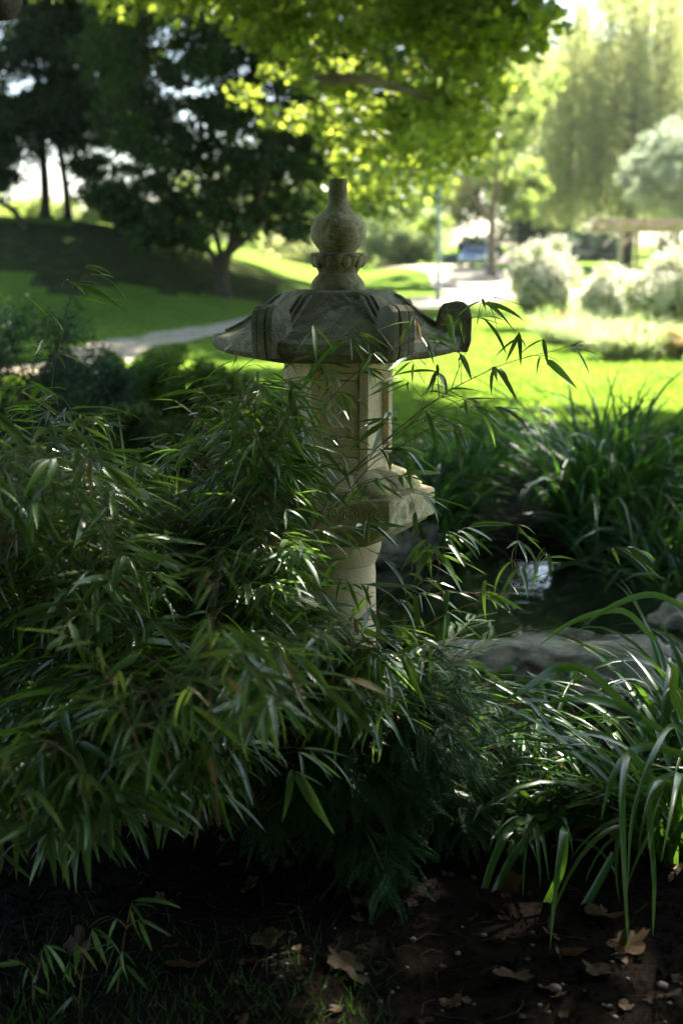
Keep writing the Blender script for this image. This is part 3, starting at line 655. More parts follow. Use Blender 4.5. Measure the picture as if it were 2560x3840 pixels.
# mid-distance shrubs on the left
def bush(name, c, r, nc, per, L, mat, label, seed, cat='bush', W=None, bias=.4):
    rng = np.random.default_rng(seed); b = Vector((c[0], c[1], gzf(c[0], c[1])-.03)); t = empty(name, b, label, cat)
    cs = ellipsoid_centres(c, r, nc, rng, .3)
    mb = MB()
    for q in cs[:14]: limb(mb, b, q, .018, .005)
    mb.build('stems', M['bark'], t, kind='stuff')
    V, F = leaf_quads(clump_points(cs, np.full((nc, 3), min(r)*.36), per, rng), L, W or L*.6, bias, None, rng)
    link('foliage', mesh_np('foliage', V, F, mat), t); return t
c = P(90, 1300, 10.5); bush('juniper_bush', (c.x-.05, 10.5, .55), (.72, .6, .62), 60, 420, .045, M['teal_leaf'], 'dark juniper-like bush at the left edge behind the bamboo', 101, W=.012)
c = P(330, 1290, 11.5); bush('juniper_bush', (c.x, 11.5, .45), (.42, .45, .40), 34, 380, .045, M['teal_leaf'], 'smaller dark juniper-like bush in front of the path, right of the bigger one', 102, W=.012)
for k, (px, py, Y, rx, rz, lab) in enumerate([(430, 1400, 13.0, .38, .26, 'low round shrub with sunlit leaf tips at the end of the path'), (640, 1400, 12.5, .42, .32, 'low round green shrub left of the lantern roof, in the middle of three'), (800, 1420, 12.0, .36, .26, 'low round green shrub just under the left roof tip of the lantern')]):
    c = P(px, py, Y); bush('low_shrub', (c.x, Y, rz*.9+.12), (rx, rx, rz), 40, 260, .04, M['box_leaf'], lab, 103+k, 'shrub')
c = P(560, 1560, 9.5); bush('low_shrub', (c.x, 9.5, .22), (.55, .5, .28), 50, 240, .04, M['dark_tree'], 'dark shaded low shrub behind the gap in the bamboo', 107, 'shrub')
c = P(2500, 1650, 9.0); bush('low_shrub', (c.x+.1, 9.0, .30), (.30, .3, .22), 30, 160, .035, M['box_leaf'], 'small leafy shrub with reddish tips at the right edge beyond the pond', 108, 'shrub')

# ------------------------------------------------------------------ stone lantern
def lantern():
    Y0 = 4.2; ax = P(1268, 1500, Y0).x; t = empty('stone_lantern', (ax, Y0, -.02), 'weathered stone garden lantern with hexagonal roof and gourd finial, half hidden by bamboo', 'lantern')
    def hexr(phi, r, hx, rot):
        q = (phi-rot) % (math.pi/3); h = math.cos(math.pi/6)/math.cos(q-math.pi/6); return r*(1-hx+hx*h)
    def loft(name, prof, mat, parent, rot=0, seg=72, jit=.0012, smooth=True, lobes=None):
        """prof rows: radius, z, hexness, corner lift"""
        V = []
        for j, row in enumerate(prof):
            r, z, hx, lf = row[:4]
            for k in range(seg):
                ph = 2*math.pi*k/seg; rr = hexr(ph, r, hx, rot); q = (ph-rot) % (math.pi/3); cor = abs(q-math.pi/6)/(math.pi/6)
                if lobes and row[4:]: rr *= 1+row[4]*(abs(math.cos(lobes*ph/2))-.6)
                zz = z + lf*cor**4
                v = Vector((ax+rr*math.sin(ph), Y0-rr*math.cos(ph), zz))
                nz = mnoise.noise(v*14)*jit*2+mnoise.noise(v*45)*jit
                V.append(v + Vector((math.sin(ph), -math.cos(ph), .5))*nz)
        n = len(prof); F = [(j*seg+k, j*seg+(k+1) % seg, (j+1)*seg+(k+1) % seg, (j+1)*seg+k) for j in range(n-1) for k in range(seg)]
        F.append(tuple(range(seg))[::-1]); F.append(tuple(range((n-1)*seg, n*seg)))
        m = bpy.data.meshes.new(name); m.from_pydata(V, [], F); m.materials.append(mat)
        bm = bmesh.new(); bm.from_mesh(m); bmesh.ops.recalc_face_normals(bm, faces=bm.faces[:])
        for e in bm.edges:
            if len(e.link_faces) == 2 and e.calc_face_angle(0) > math.radians(38): e.smooth = False
        for f in bm.faces: f.smooth = smooth
        bm.to_mesh(m); bm.free()
        return link(name, m, parent)
    z = lambda py: zpix(py, Y0); S = Y0/FPX*1.03
    # finial: spout, gourd body, lotus cup and foot
    def dense(rows, n=4):
        o_ = []
        for a_, b_ in zip(rows[:-1], rows[1:]):
            for k in range(n): o_.append(tuple(a_[i]+(b_[i]-a_[i])*k/n for i in range(len(a_))))
        return o_+[rows[-1]]
    gp = [(31, 670), (33, 676), (33, 700), (34, 735), (38, 765), (46, 785), (66, 806), (85, 828), (97, 852), (99, 872), (95, 895), (86, 915), (74, 930), (62, 944), (55, 954)]
    gc = spline([Vector((r_, 0, py)) for r_, py in gp], 3)
    gourd = loft('finial', [(max(v.x, 1)*S, z(v.z), 0, 0) for v in gc], M['finial_stone'], t)
    cup = [(60, 947), (95, 948), (101, 953), (101, 960), (94, 975), (84, 995), (74, 1013), (70, 1022), (72, 1030), (84, 1045), (94, 1060), (97, 1072), (97, 1088)]
    loft('lotus_cup', [(r_*S, z(py), 0, 0, .16 if 958 < py < 1010 else .0) for r_, py in cup], M['finial_stone'], t, seg=120, lobes=10)
    for k in range(10):      # carved lotus petals round the cup
        ph = 2*math.pi*(k+.5)/10; mb = MB(); rr_ = .080
        c0 = Vector((ax+rr_*.93*math.sin(ph), Y0-rr_*.93*math.cos(ph), z(982)))
        bm = bmesh.new(); bmesh.ops.create_uvsphere(bm, u_segments=10, v_segments=7, radius=1)
        Mx = Matrix.Translation(c0) @ Matrix.Rotation(ph, 4, 'Z') @ Matrix.Rotation(math.radians(22), 4, 'X') @ Matrix.Diagonal((.015, .006, .019, 1))
        bm.transform(Mx); m = bpy.data.meshes.new('petal'); bm.to_mesh(m); bm.free(); m.materials.append(M['finial_stone']); m.polygons.foreach_set('use_smooth', [True]*len(m.polygons))
        link('petal', m, bpy.data.objects[t.name].children[1] if False else cup_obj(t))
    # roof
    rot = math.radians(27.5); zt = z(1087)
    ze = zpix(1288, Y0-.33)
    prof = [(.02, zt+.001, 1, 0), (.150, zt, 1, 0), (.166, zt-.003, 1, 0), (.176, zt-.012, 1, 0)]
    for k in range(1, 11):
        q = k/10; prof.append((.176+(.372-.176)*q, (zt-.012)+(ze-zt+.012)*(1-(1-q)**1.45), 1, .010*q*q))
    prof += [(.377, ze-.004, 1, .010), (.378, ze-.030, 1, .008), (.368, ze-.040, 1, .006), (.33, ze-.052, 1, .003), (.27, ze-.062, .9, 0), (.20, ze-.066, .8, 0), (.165, ze-.067, .8, 0), (.13, ze-.062, .8, 0)]
    roof = loft('roof', prof, M['roof_stone'], t, rot, 96, .0022)
    def roofz(r):
        q = min(1, max(0, (r-.176)/(.372-.176))); return (zt-.012)+(ze-zt+.012)*(1-(1-q)**1.45)+.010*q*q
    for k in range(6):
        ph = rot+k*math.pi/3+math.pi/6*0
        # corners of hexr lie at multiples of 60 degrees from rot
        dirv = Vector((math.sin(ph+math.radians(30)), -math.cos(ph+math.radians(30)), 0)); 
        dirv = Vector((math.sin(ph), -math.cos(ph), 0)); sd_ = Vector((-dirv.y, dirv.x, 0))
        A = Vector((ax, Y0, 0))
        for off, rr_ in ((-.024, .0045), (0, .0055), (.024, .0045)):
            mb = MB(); pts = []
            for q in np.linspace(.150, .33, 12):
                pts.append(A+dirv*q+sd_*off*min(1, .55+q)+Vector((0, 0, roofz(q)-.002)))
            mb.tube(pts, rr_, 8); mb.build('hip_roll', M['roof_stone'], roof, True)
        ang = math.degrees(ph) % 360
        if 255 < ang < 275: continue            # the left scroll has broken off
        # upturned corner scroll: rounded slab with side grooves
        prof2 = []
        r0_, r1_ = .290, .388; zb = ze-.045; ztop = ze+.104
        outline = [(r1_-.01, zb), (r1_, zb+.03), (r1_+.002, ztop-.045), (r1_-.006, ztop-.016), (r1_-.024, ztop-.002), (r1_-.045, ztop), (r0_+.016, ztop-.008), (r0_+.003, ztop-.026), (r0_-.004, ztop-.055), (r0_-.012, ztop-.085), (r0_-.02, zb)]
        for w0, w1, ins in ((-.034, -.014, .004), (-.0125, .0125, 0), (.014, .034, .004)):
            mb = MB(); cen = ((r0_+r1_)/2, (zb+ztop)/2)
            oo = [(cen[0]+(a_-cen[0])*(1-ins*12), cen[1]+(b_-cen[1])*(1-ins*7)) for a_, b_ in outline]
            n_ = len(oo); V = [A+dirv*a_+sd_*w0+Vector((0,0,b_)) for a_, b_ in oo]+[A+dirv*a_+sd_*w1+Vector((0,0,b_)) for a_, b_ in oo]
            F = [tuple(range(n_)), tuple(range(2*n_-1, n_-1, -1))]+[(i, i+n_, (i+1) % n_+n_, (i+1) % n_) for i in range(n_)]
            mb.add(V, F); mb.build('corner_scroll', M['roof_stone'], roof, bevel=.004)
    # fire box
    rb = math.radians(32); Rb = .161; zb0 = zpix(1768, Y0-.14); zb1 = ze-.062
    box = loft('fire_box', [(Rb*.86, zb1, 1, 0), (Rb*.86, zb0, 1, 0)], M['warm_stone'], t, rb, 72, 0, False)
    hgt = zb1-zb0; apo = Rb*math.cos(math.pi/6); fw = Rb
    for k in range(6):
        ph = rb+math.pi/6+k*math.pi/3-math.pi/3
        nrm = Vector((math.sin(ph), -math.cos(ph), 0)); sdv = Vector((math.cos(ph), math.sin(ph), 0))
        Mf = Matrix(((sdv.x, nrm.x, 0), (sdv.y, nrm.y, 0), (0, 0, 1)))
        def piece(u0, u1, v0, v1, d0, d1, nm='panel_moulding', bev=.002):
            mb = MB(); c_ = Vector((ax, Y0, 0))+sdv*(u0+u1)/2+nrm*(apo+(d0+d1)/2)+Vector((0, 0, zb0+hgt*(v0+v1)/2))
            mb.box(c_, (u1-u0, d1-d0, hgt*(v1-v0)), Mf); return mb.build(nm, M['warm_stone'], box, bevel=bev)
        hw = fw/2-.001; window = (k % 2 == 0)
        front = k == 0
        D = -.030
        if not front:
            piece(-hw, -hw+.026, 0, 1, D, .0, 'window_frame'); piece(hw-.026, hw, 0, 1, D, .0, 'window_frame')
            piece(-hw+.026, hw-.026, .80, 1, D, -.001, 'window_frame'); piece(-hw+.026, hw-.026, 0, .20, D, -.001, 'window_frame')
        else:
            piece(-hw, -hw+.020, 0, 1, D, .0); piece(hw-.024, hw, 0, 1, D, .0)
            piece(-hw+.022, hw-.026, .895, 1, D, -.0015); piece(-hw+.022, hw-.026, .83, .888, D, -.002)
            piece(-hw+.022, hw-.026, .225, .822, D, -.006, 'carved_panel', .004); piece(-hw+.022, hw-.026, .125, .217, D, -.003); piece(-hw+.022, hw-.026, 0, .118, D, -.0015)
            def rel(pts, r_=.0042):
                mb = MB(); q = []
                for u, v in pts: q.append(Vector((ax, Y0, 0))+sdv*u+nrm*(apo-.0055)+Vector((0, 0, zb0+hgt*v)))
                q = spline(q, 5); mb.tube(q, r_, 8); mb.build('relief', M['warm_stone'], box, True)
            u0 = -hw+.028; u1 = hw-.032
            rel([(u0, .26), (u0, .79), (u1, .79), (u1, .26), (u0, .26)], .0022)
            rel([(-.03, .62), (-.038, .52), (-.030, .44), (-.012, .40), (.018, .41), (.034, .36), (.026, .30), (.0, .285), (-.03, .29)])
            rel([(-.018, .57), (-.008, .60), (.002, .565), (-.006, .53), (-.018, .57)])
            rel([(-.03, .67), (0, .70), (.028, .66), (.034, .57)])
            rel([(.006, .50), (.022, .53), (.036, .47)])
            for q in (-.02, .0, .018): rel([(q, .25), (q, .285)], .002)
    # lotus dome and hexagonal platform
    rp = math.radians(31); zp = zpix(1876, Y0-.24)
    dome = [(.13, zb0+.004, .6, 0), (.160, zb0+.002, .6, 0), (.170, zb0-.004, .4, 0), (.188, zb0-.012, .2, 0), (.208, zb0-.024, .1, 0), (.226, zb0-.038, .1, 0), (.238, zb0-.052, .15, 0), (.244, zb0-.064, .4, 0), (.252, zp+.004, .8, 0)]
    dprof = dense(dome, 3)
    dome_o = loft('lotus_dome', [(*row, .11 if .17 < row[0] < .242 else 0) for row in dprof], M['base_stone'], t, rp, 144, .001, lobes=12)
    plat = [(.10, zp+.002, 1, 0), (.262, zp+.001, 1, 0), (.284, zp-.002, 1, 0), (.290, zp-.008, 1, 0), (.291, zp-.045, 1, 0), (.289, zp-.082, 1, 0), (.272, zp-.089, 1, 0), (.264, zp-.098, 1, 0), (.235, zp-.114, 1, 0), (.190, zp-.140, 1, 0), (.158, zp-.156, 1, 0), (.142, zp-.160, .9, 0), (.10, zp-.160, .8, 0)]
    po = loft('platform', plat, M['base_stone'], t, rp, 96, .0014)
    apl = .290*math.cos(math.pi/6)
    for k in (-2, -1, 0, 1, 2):
        ph = rp+math.pi/6+k*math.pi/3-math.pi/3
        nrm = Vector((math.sin(ph), -math.cos(ph), 0)); sdv = Vector((math.cos(ph), math.sin(ph), 0))
        def W(u, v, d=0): return Vector((ax, Y0, zp-.042))+sdv*u+nrm*(apl+d)+Vector((0, 0, v))
        for u, v in ((-.052, -.006), (-.018, .004), (.012, -.002), (.046, .006)):
            pts = [W(u+.0105*math.cos(q), v+.0165*math.sin(q), -.0005) for q in np.linspace(0, 2*math.pi, 15)]
            mb = MB(); mb.tube(pts, .0028, 6, False); mb.build('carved_ring', M['base_stone'], po, True)
            bm = bmesh.new(); bmesh.ops.create_uvsphere(bm, u_segments=8, v_segments=6, radius=1)
            Mx = Matrix.Translation(W(u, v, -.001)) @ Matrix.Rotation(ph, 4, 'Z') @ Matrix.Diagonal((.0055, .004, .0105, 1)); bm.transform(Mx)
            m = bpy.data.meshes.new('bead'); bm.to_mesh(m); bm.free(); m.materials.append(M['base_stone']); m.polygons.foreach_set('use_smooth', [True]*len(m.polygons)); link('bead', m, po)
        for s in (-1, 1):
            for j in range(4):
                pts = [W(s*(.122-(.012+.008*j)*math.cos(q)-.004*j), (.010+.0075*j)*math.sin(q)-.001*j, -.0006) for q in np.linspace(-1.5, 1.5, 9)]
                mb = MB(); mb.tube(pts, .0026, 6); mb.build('carved_wave', M['base_stone'], po, True)
    # shaft
    zs = zp-.160; sh = [(.128, zs+.004, 0, 0), (.130, zs, 0, 0), (.129, zs-.02, 0, 0), (.122, zs-.045, 0, 0), (.114, zs-.062, 0, 0), (.1125, zs-.068, 0, 0), (.108, zs-.071, 0, 0), (.110, zs-.078, 0, 0), (.112, zs-.10, 0, 0)]
    sh += [(.112+.0006*k, zs-.10-.043*k, 0, 0) for k in range(1, 15)]; sh += [(.15, .02, 0, 0), (.16, -.04, 0, 0)]
    loft('shaft', sh, M['warm_stone'], t, 0, 48, .0012)
def cup_obj(t):
    return [c for c in t.children if c.name.startswith('lotus_cup')][0]
bpy.context.view_layer.update()
lantern()

# ------------------------------------------------------------------ pond rocks
def rock(c, r, seed, label, rot=0, name='pond_rock', group='rocks round the pond'):
    bm = bmesh.new(); bmesh.ops.create_icosphere(bm, subdivisions=5, radius=1); o_ = Vector((seed*7.3, seed*1.7, 0))
    for v in bm.verts:
        p = v.co.copy(); n = mnoise.fractal(p*1.1+o_, 1.0, 2.1, 5)*.32 + mnoise.fractal(p*4+o_, .8, 2.1, 5)*.11-max(0, .06-abs(mnoise.noise(p*2.6+o_)))*1.1
        p *= 1+n; p.z = min(p.z, .62+.22*mnoise.noise(p*1.5+o_)); v.co = Vector((p.x*r[0], p.y*r[1], p.z*r[2]))
    for f in bm.faces: f.smooth = True
    m = bpy.data.meshes.new(name); bm.to_mesh(m); bm.free(); m.materials.append(M['rock'])
    ob = bpy.data.objects.new(name, m); COL.objects.link(ob); ob.location = c; ob.rotation_euler = (0, 0, rot)
    return tag(ob, label, 'rock', group)
p = P(2060, 2520, 5.05); rock((p.x-.02, 5.0, -.03), (.45, .29, .29), 1, 'broad flat-topped pale rock at the near edge of the pond', .08)
p = P(1560, 2560, 4.9); rock((p.x, 4.9, -.06), (.16, .13, .16), 2, 'small dark rock at the left of the flat rock, behind the yew', .6)
p = P(2560, 2520, 5.2); rock((p.x+.10, 5.2, -.12), (.24, .2, .22), 3, 'dark rock at the right edge of the photo beside the pond', 1.6)
p = P(2500, 2160, 6.2); rock((p.x+.4, 6.4, -.2), (.42, .3, .26), 4, 'large shaded rock at the right bank of the pond', .3)
p = P(1480, 2200, 8); rock((p.x, 7.9, -.08), (.3, .2, .2), 5, 'dark rock at the far left bank of the pond', .3)

# ------------------------------------------------------------------ waterside plants behind the pond
WS = 'strap-leaved clumps on the far bank'
spots = [(1560, 8.1, 90, .62, 'left-hand strap-leaved clump right beside the lantern platform'), (1700, 8.6, 90, .6, 'strap-leaved clump in the dip between lantern and tall clumps'), (2010, 9.8, 60, .5, 'strap-leaved clump left of the tallest one beyond the pond'),
         (2200, 8.1, 170, 1.02, 'tallest dark green strap-leaved clump beyond the pond'), (2330, 8.4, 140, .95, 'strap-leaved clump just right of the tallest one'), (2450, 7.9, 140, .85, 'strap-leaved clump near the right edge beyond the pond'),
         (2600, 7.4, 130, .75, 'strap-leaved clump leaning in from the right edge'), (1390, 8.5, 80, .62, 'strap-leaved clump directly behind the lantern'), (1640, 7.9, 70, .5, 'low arching strap-leaved clump at the far left water edge'), (2330, 7.6, 90, .6, 'low arching strap-leaved clump over the right end of the water'), (1800, 9.2, 110, .62, 'low strap-leaved clump at the lawn edge')]
for k, (px, Y, n, L, lab) in enumerate(spots):
    p = P(px, 1900, Y); t, bl = tuft('waterside_clump', (p.x, Y, gzf(p.x, Y)), int(n*1.1), L*1.15, .027, .18, M['sedge_far'], lab, 'plant', WS, 120+k, 7, stiff=.55)
    build_blades(t, bl, M['sedge_far'], 'leaf', 30, 'leaf_mass')
# ------------------------------------------------------------------ strap-leaved plants in front
FR = 'strap-leaved plants in the right foreground'
def front_clump(c, n, L, width, spread, lab, seed, up=1, stiff=.55, parts=110):
    c = (c[0], c[1], gzf(c[0], c[1])); t, bl = tuft('strap_leaved_plant', c, n, L, width, spread, M['sedge'], lab, 'plant', FR, seed, 11, up, stiff=stiff)
    build_blades(t, bl, M['sedge'], 'leaf', parts, 'leaf_mass')
front_clump((.92, 3.62), 130, .72, .026, .17, 'large glossy strap-leaved plant at the right edge arching over the soil', 140)
front_clump((.74, 3.75), 80, .38, .020, .15, 'glossy strap-leaved plant in front of the flat rock', 141)
front_clump((1.14, 4.1), 110, .66, .023, .18, 'tall strap-leaved plant behind the large one at the right edge', 142)
front_clump((.52, 3.62), 90, .46, .021, .12, 'low strap-leaved plant spreading between the yew and the large plant', 143, .8)
# the hand-placed long arching leaves
def hero_blades():
    t = empty('strap_leaved_plant', (.80, 3.3, gzf(.8, 3.3)), 'nearest strap-leaved plant with long leaves hanging to the soil', 'plant', FR)
    rows = [([(2420, 2900), (2100, 3040), (2130, 3020), ], 0)]
    rows = [[(1990, 3500, 3.25), (2095, 3280, 3.2), (2112, 3140, 3.15), (2110, 3125, 3.1), (2085, 3300, 3.0), (2060, 3560, 2.95)],
            [(2500, 3050, 3.4), (2400, 2880, 3.3), (2350, 2830, 3.2), (2330, 3000, 3.05), (2340, 3300, 2.98), (2360, 3660, 2.95)],
            [(2600, 2800, 3.5), (2520, 2720, 3.4), (2450, 2820, 3.2), (2370, 3060, 3.1), (2350, 3350, 3.05)],
            [(2520, 2900, 3.4), (2440, 2950, 3.25), (2435, 3100, 3.2), (2450, 3300, 3.1), (2445, 3540, 3.05)],
            [(2300, 3300, 3.4), (2180, 3380, 3.3), (2060, 3500, 3.2), (2000, 3640, 3.1), (1965, 3800, 3.0)],
            [(2050, 3060, 3.5), (1930, 3090, 3.4), (1860, 3200, 3.3), (1800, 3380, 3.25), (1745, 3520, 3.2)],
            [(2080, 3080, 3.5), (1960, 3160, 3.35), (1880, 3290, 3.3), (1830, 3420, 3.2), (1800, 3600, 3.15)],
            [(1820, 3480, 3.2), (1820, 3560, 3.15), (1850, 3680, 3.1), (1930, 3770, 3.05)],
            [(2560, 2830, 3.4), (2400, 2800, 3.4), (2300, 2900, 3.3), (2250, 3080, 3.25)],
            [(2450, 2400, 3.9), (2330, 2290, 3.9), (2150, 2330, 3.85), (2020, 2420, 3.8)],
            [(2600, 2300, 3.9), (2450, 2230, 3.9), (2300, 2270, 3.85), (2180, 2350, 3.8)],
            [(2400, 2700, 3.6), (2200, 2520, 3.6), (2080, 2510, 3.6), (1960, 2590, 3.5), (1850, 2650, 3.45)],
            [(2480, 2740, 3.6), (2300, 2640, 3.6), (2150, 2620, 3.5), (2020, 2640, 3.5)],
            [(2560, 2700, 3.2), (2520, 2600, 3.2), (2530, 2520, 3.2), (2490, 2470, 3.2)],
            [(2300, 3200, 3.3), (2160, 3440, 3.2), (2020, 3560, 3.1), (1960, 3650, 3.1)]]
    blades = []
    for k, r_ in enumerate(rows):
        pts = spline([P(*q) for q in r_], 4); n = len(pts); Wd = .024*rnd.uniform(.6, 1.05); V = []
        for i, p in enumerate(pts):
            tt = i/(n-1); d = (pts[min(i+1, n-1)]-pts[max(i-1, 0)]).normalized()
            s = d.cross(Vector((.15*math.sin(k), -1, .35))); s.normalize(); nn = s.cross(d)
            wv = Wd*.5*(1-tt**3)**.8*(.75+.25*math.sin(math.pi*tt))+.0004
            V += [p-s*wv+nn*wv*.35, p, p+s*wv+nn*wv*.35]
        blades.append((np.array([tuple(v) for v in V]), [f for i in range(n-1) for f in ((i*3, i*3+1, i*3+4, i*3+3), (i*3+1, i*3+2, i*3+5, i*3+4))]))
    build_blades(t, blades, M['sedge'], 'leaf', 300)
hero_blades()

# ------------------------------------------------------------------ yew
def yew():
    rng = np.random.default_rng(150); c = Vector((.03, 3.5, 0)); t = empty('yew_bush', (c.x, c.y, gzf(c.x, c.y)), 'dark low yew bush with feathery needle sprays in front of the lantern foot', 'bush')
    meshes = []
    for v in range(6):
        V = []; F = []; n = 0; L = .16; bendv = rng.uniform(.5, 1.3)
        def axis(s): a = bendv*s; return np.array([L*s, 0.012*math.sin(5*s+v), -L*.32*a*s])
        mb = MB(); mb.tube([axis(s) for s in np.linspace(0, 1, 7)], np.linspace(.0016, .0006, 7), 4, False)
        V.append(np.concatenate(mb.V)); F += mb.F; n = mb.n
        for k in range(34):
            s = .06+.94*k/33; p = axis(s); d = axis(min(1, s+.02))-axis(max(0, s-.02)); d /= np.linalg.norm(d)
            for sd_ in (-1, 1):
                nl = .017*math.sin(math.pi*(.25+.62*s))*rng.uniform(.8, 1.15); sv = np.array([0, sd_, 0])*.86+d*.5+np.array([0, 0, rng.uniform(-.1, .28)]); sv /= np.linalg.norm(sv)
                q = p+sv*nl; wv = d*.0017
                V.append(np.array([p-wv*.6, p+sv*nl*.5-wv, q, p+sv*nl*.5+wv])); F.append((n, n+1, n+2, n+3)); n += 4
        # side shoots
        m = bpy.data.meshes.new('spray'); m.from_pydata(np.concatenate(V).tolist(), [], F); m.materials.append(M['yew']); meshes.append(m)
    stems = MB(); items = []
    for k in range(46):
        a = rng.uniform(0, 2*math.pi); el = rng.uniform(.05, 1.3); L = rng.uniform(.30, .56)
        tip = Vector((c.x+.04+math.cos(a)*math.cos(el)*L*.88, c.y+math.sin(a)*math.cos(el)*L*.65, .05+math.sin(el)*L*1.02))
        b = Vector((c.x+rng.normal()*.04, c.y+rng.normal()*.04, 0)); pts = spline([b, b.lerp(tip, .5)+Vector((0, 0, .09)), tip], 8)
        stems.tube(pts, np.linspace(.008, .002, len(pts)), 5)
        for i in range(3, len(pts)):
            for j in range(3 if i > 5 else 1):
                d = (pts[i]-pts[i-1]).normalized(); az = math.atan2(d.y, d.x)+rng.normal()*.85; e = rng.uniform(-1.15, -.05)
                items.append((pts[i], az, e, rng.uniform(.7, 1.15)))
    for (x_, y_, px2, py2) in ((.30, 3.75, 1830, 2400), (.28, 3.7, 1700, 2480), (.32, 3.7, 1860, 2560), (.36, 3.6, 1900, 2700), (.38, 3.5, 1850, 2900), (.30, 3.8, 1760, 2330)):   # long shoots to the right
        b = Vector((c.x+.05, c.y, .3)); tip = P(px2, py2, y_); pts = spline([b, b.lerp(tip, .5)+Vector((0, 0, .03)), tip], 8); stems.tube(pts, np.linspace(.006, .0015, len(pts)), 5)
        for i in range(6, len(pts)):
            d = (pts[i]-pts[i-1]).normalized(); az0 = math.atan2(d.y, d.x)
            for s in (-.5, .5): items.append((pts[i], az0+s+rng.normal()*.15, math.asin(max(-1, min(1, d.z)))+rng.normal()*.12, rng.uniform(.45, .7)))
        items.append((pts[-1], az0, 0, .6))
    stems.build('stems', M['twig'], t)
    def mat(it):
        p, az, e, s = it; return Matrix.Translation(p) @ Matrix.Rotation(az, 4, 'Z') @ Matrix.Rotation(-e, 4, 'Y') @ Matrix.Rotation(0, 4, 'X') @ Matrix.Scale(s, 4)
    rolls = rng.normal(size=len(items))*.35
    items.sort(key=lambda it: it[0].y*1.0-it[0].z*.15); seen = items[:300]; rest = items[300:]
    for k, it in enumerate(seen):
        ob = bpy.data.objects.new('spray', meshes[k % 6]); COL.objects.link(ob); ob.parent = t; ob.matrix_local = Matrix.Translation(-t.location) @ mat(it) @ Matrix.Rotation(rolls[k], 4, 'X')
    if rest:
        VV = []; FF = []; n = 0
        for k, it in enumerate(rest):
            m = meshes[k % 6]; A = np.empty(len(m.vertices)*3, np.float32); m.vertices.foreach_get('co', A); A = A.reshape(-1, 3); Mx = np.array(mat(it))
            A = A@Mx[:3, :3].T+Mx[:3, 3]; VV.append(A); FF += [tuple(v+n for v in p_.vertices) for p_ in m.polygons]; n += len(A)
        m = bpy.data.meshes.new('spray_mass'); m.from_pydata(np.concatenate(VV).tolist(), [], FF); m.materials.append(M['yew']); tag(link('spray_mass', m, t), kind='stuff')
yew()

# ------------------------------------------------------------------ round-leaved ground cover by the rock
def cover():
    rng = np.random.default_rng(160); p0 = P(1900, 2640, 4.45); t = empty('round_leaved_plant', (p0.x, 4.45, gzf(p0.x, 4.45)), 'pale green round-leaved ground plant between the yew and the flat rock', 'plant')
    def leafmesh():
        V = [(0, 0, 0)]; n = 12
        for k in range(n):
            a = -math.pi+2*math.pi*(k+.5)/n; r_ = .5*(1+.35*math.cos(a))*(1-.35*max(0, -math.cos(a))**6); V.append((r_*math.cos(a)+.15, r_*math.sin(a)*1.05, .10*abs(math.sin(a))-.08*(math.cos(a)+.3)**2))
        return mesh_np('leaf', V, [(0, 1+k, 1+(k+1) % n) for k in range(n)], M['cover'], True)
    lm = [leafmesh()]; st = MB()
    for k in range(190):
        px = rng.uniform(1660, 2150); py = rng.uniform(2500, 2800)+max(0, (1780-px)*.4); Y = 4.55-(py-2500)/300*.45; p = P(px, py, Y); p.z = max(p.z, .03)
        s = rng.uniform(.022, .05)*1.15
        Mx = Matrix.Translation(p) @ Matrix.Rotation(rng.uniform(0, 6.28), 4, 'Z') @ Matrix.Rotation(rng.normal()*.55, 4, 'X') @ Matrix.Rotation(rng.normal()*.5+.3, 4, 'Y') @ Matrix.Scale(s, 4)
        ob = bpy.data.objects.new('leaf', lm[0]); COL.objects.link(ob); ob.parent = t; ob.matrix_local = Matrix.Translation(-t.location) @ Mx
        st.tube([p, Vector((p.x+rng.normal()*.02, p.y+.02, p.z*.5)), Vector((p.x+rng.normal()*.02, p.y+.03, -.01))], .0012, 4, False)
    st.build('stems', M['cane'], t)
cover()

# ------------------------------------------------------------------ bamboo
def bamboo_leaf_templates():
    T = []
    for v in range(8):
        bend = [.1, .25, .4, .55, .75, .3, .15, .95][v]; tw = [.1, -.3, .5, -.5, .2, .8, -.8, .3][v]; fold = [.25, .4, .15, .35, .3, .5, .2, .3][v]
        p = np.zeros(3); seg = 7; V = []; ww = [.125, .11, .14, .12, .10, .15, .13, .115][v]
        for i in range(seg+1):
            t = i/seg; e = -bend*t; d = np.array([math.cos(e), 0, math.sin(e)])
            s = np.array([0, math.cos(tw*t), math.sin(tw*t)]); nn = np.cross(d, s)
            wv = .5*ww*(math.sin(math.pi*min(1, (t*1.0)**.62))**.85 if 0 < t < 1 else 0)+.002*(1-t)
            V += [p-s*wv+nn*wv*fold, p.copy(), p+s*wv+nn*wv*fold]; p = p+d/seg
        F = [f for i in range(seg) for f in ((i*3, i*3+1, i*3+4, i*3+3), (i*3+1, i*3+2, i*3+5, i*3+4))]
        T.append((np.array(V), F))
    return T
BT = bamboo_leaf_templates()
BM = {}
def bmesh_for(v, mat):
    if (v, mat) not in BM: BM[(v, mat)] = mesh_np('leaf', BT[v][0], BT[v][1], M[mat], True)
    return BM[(v, mat)]
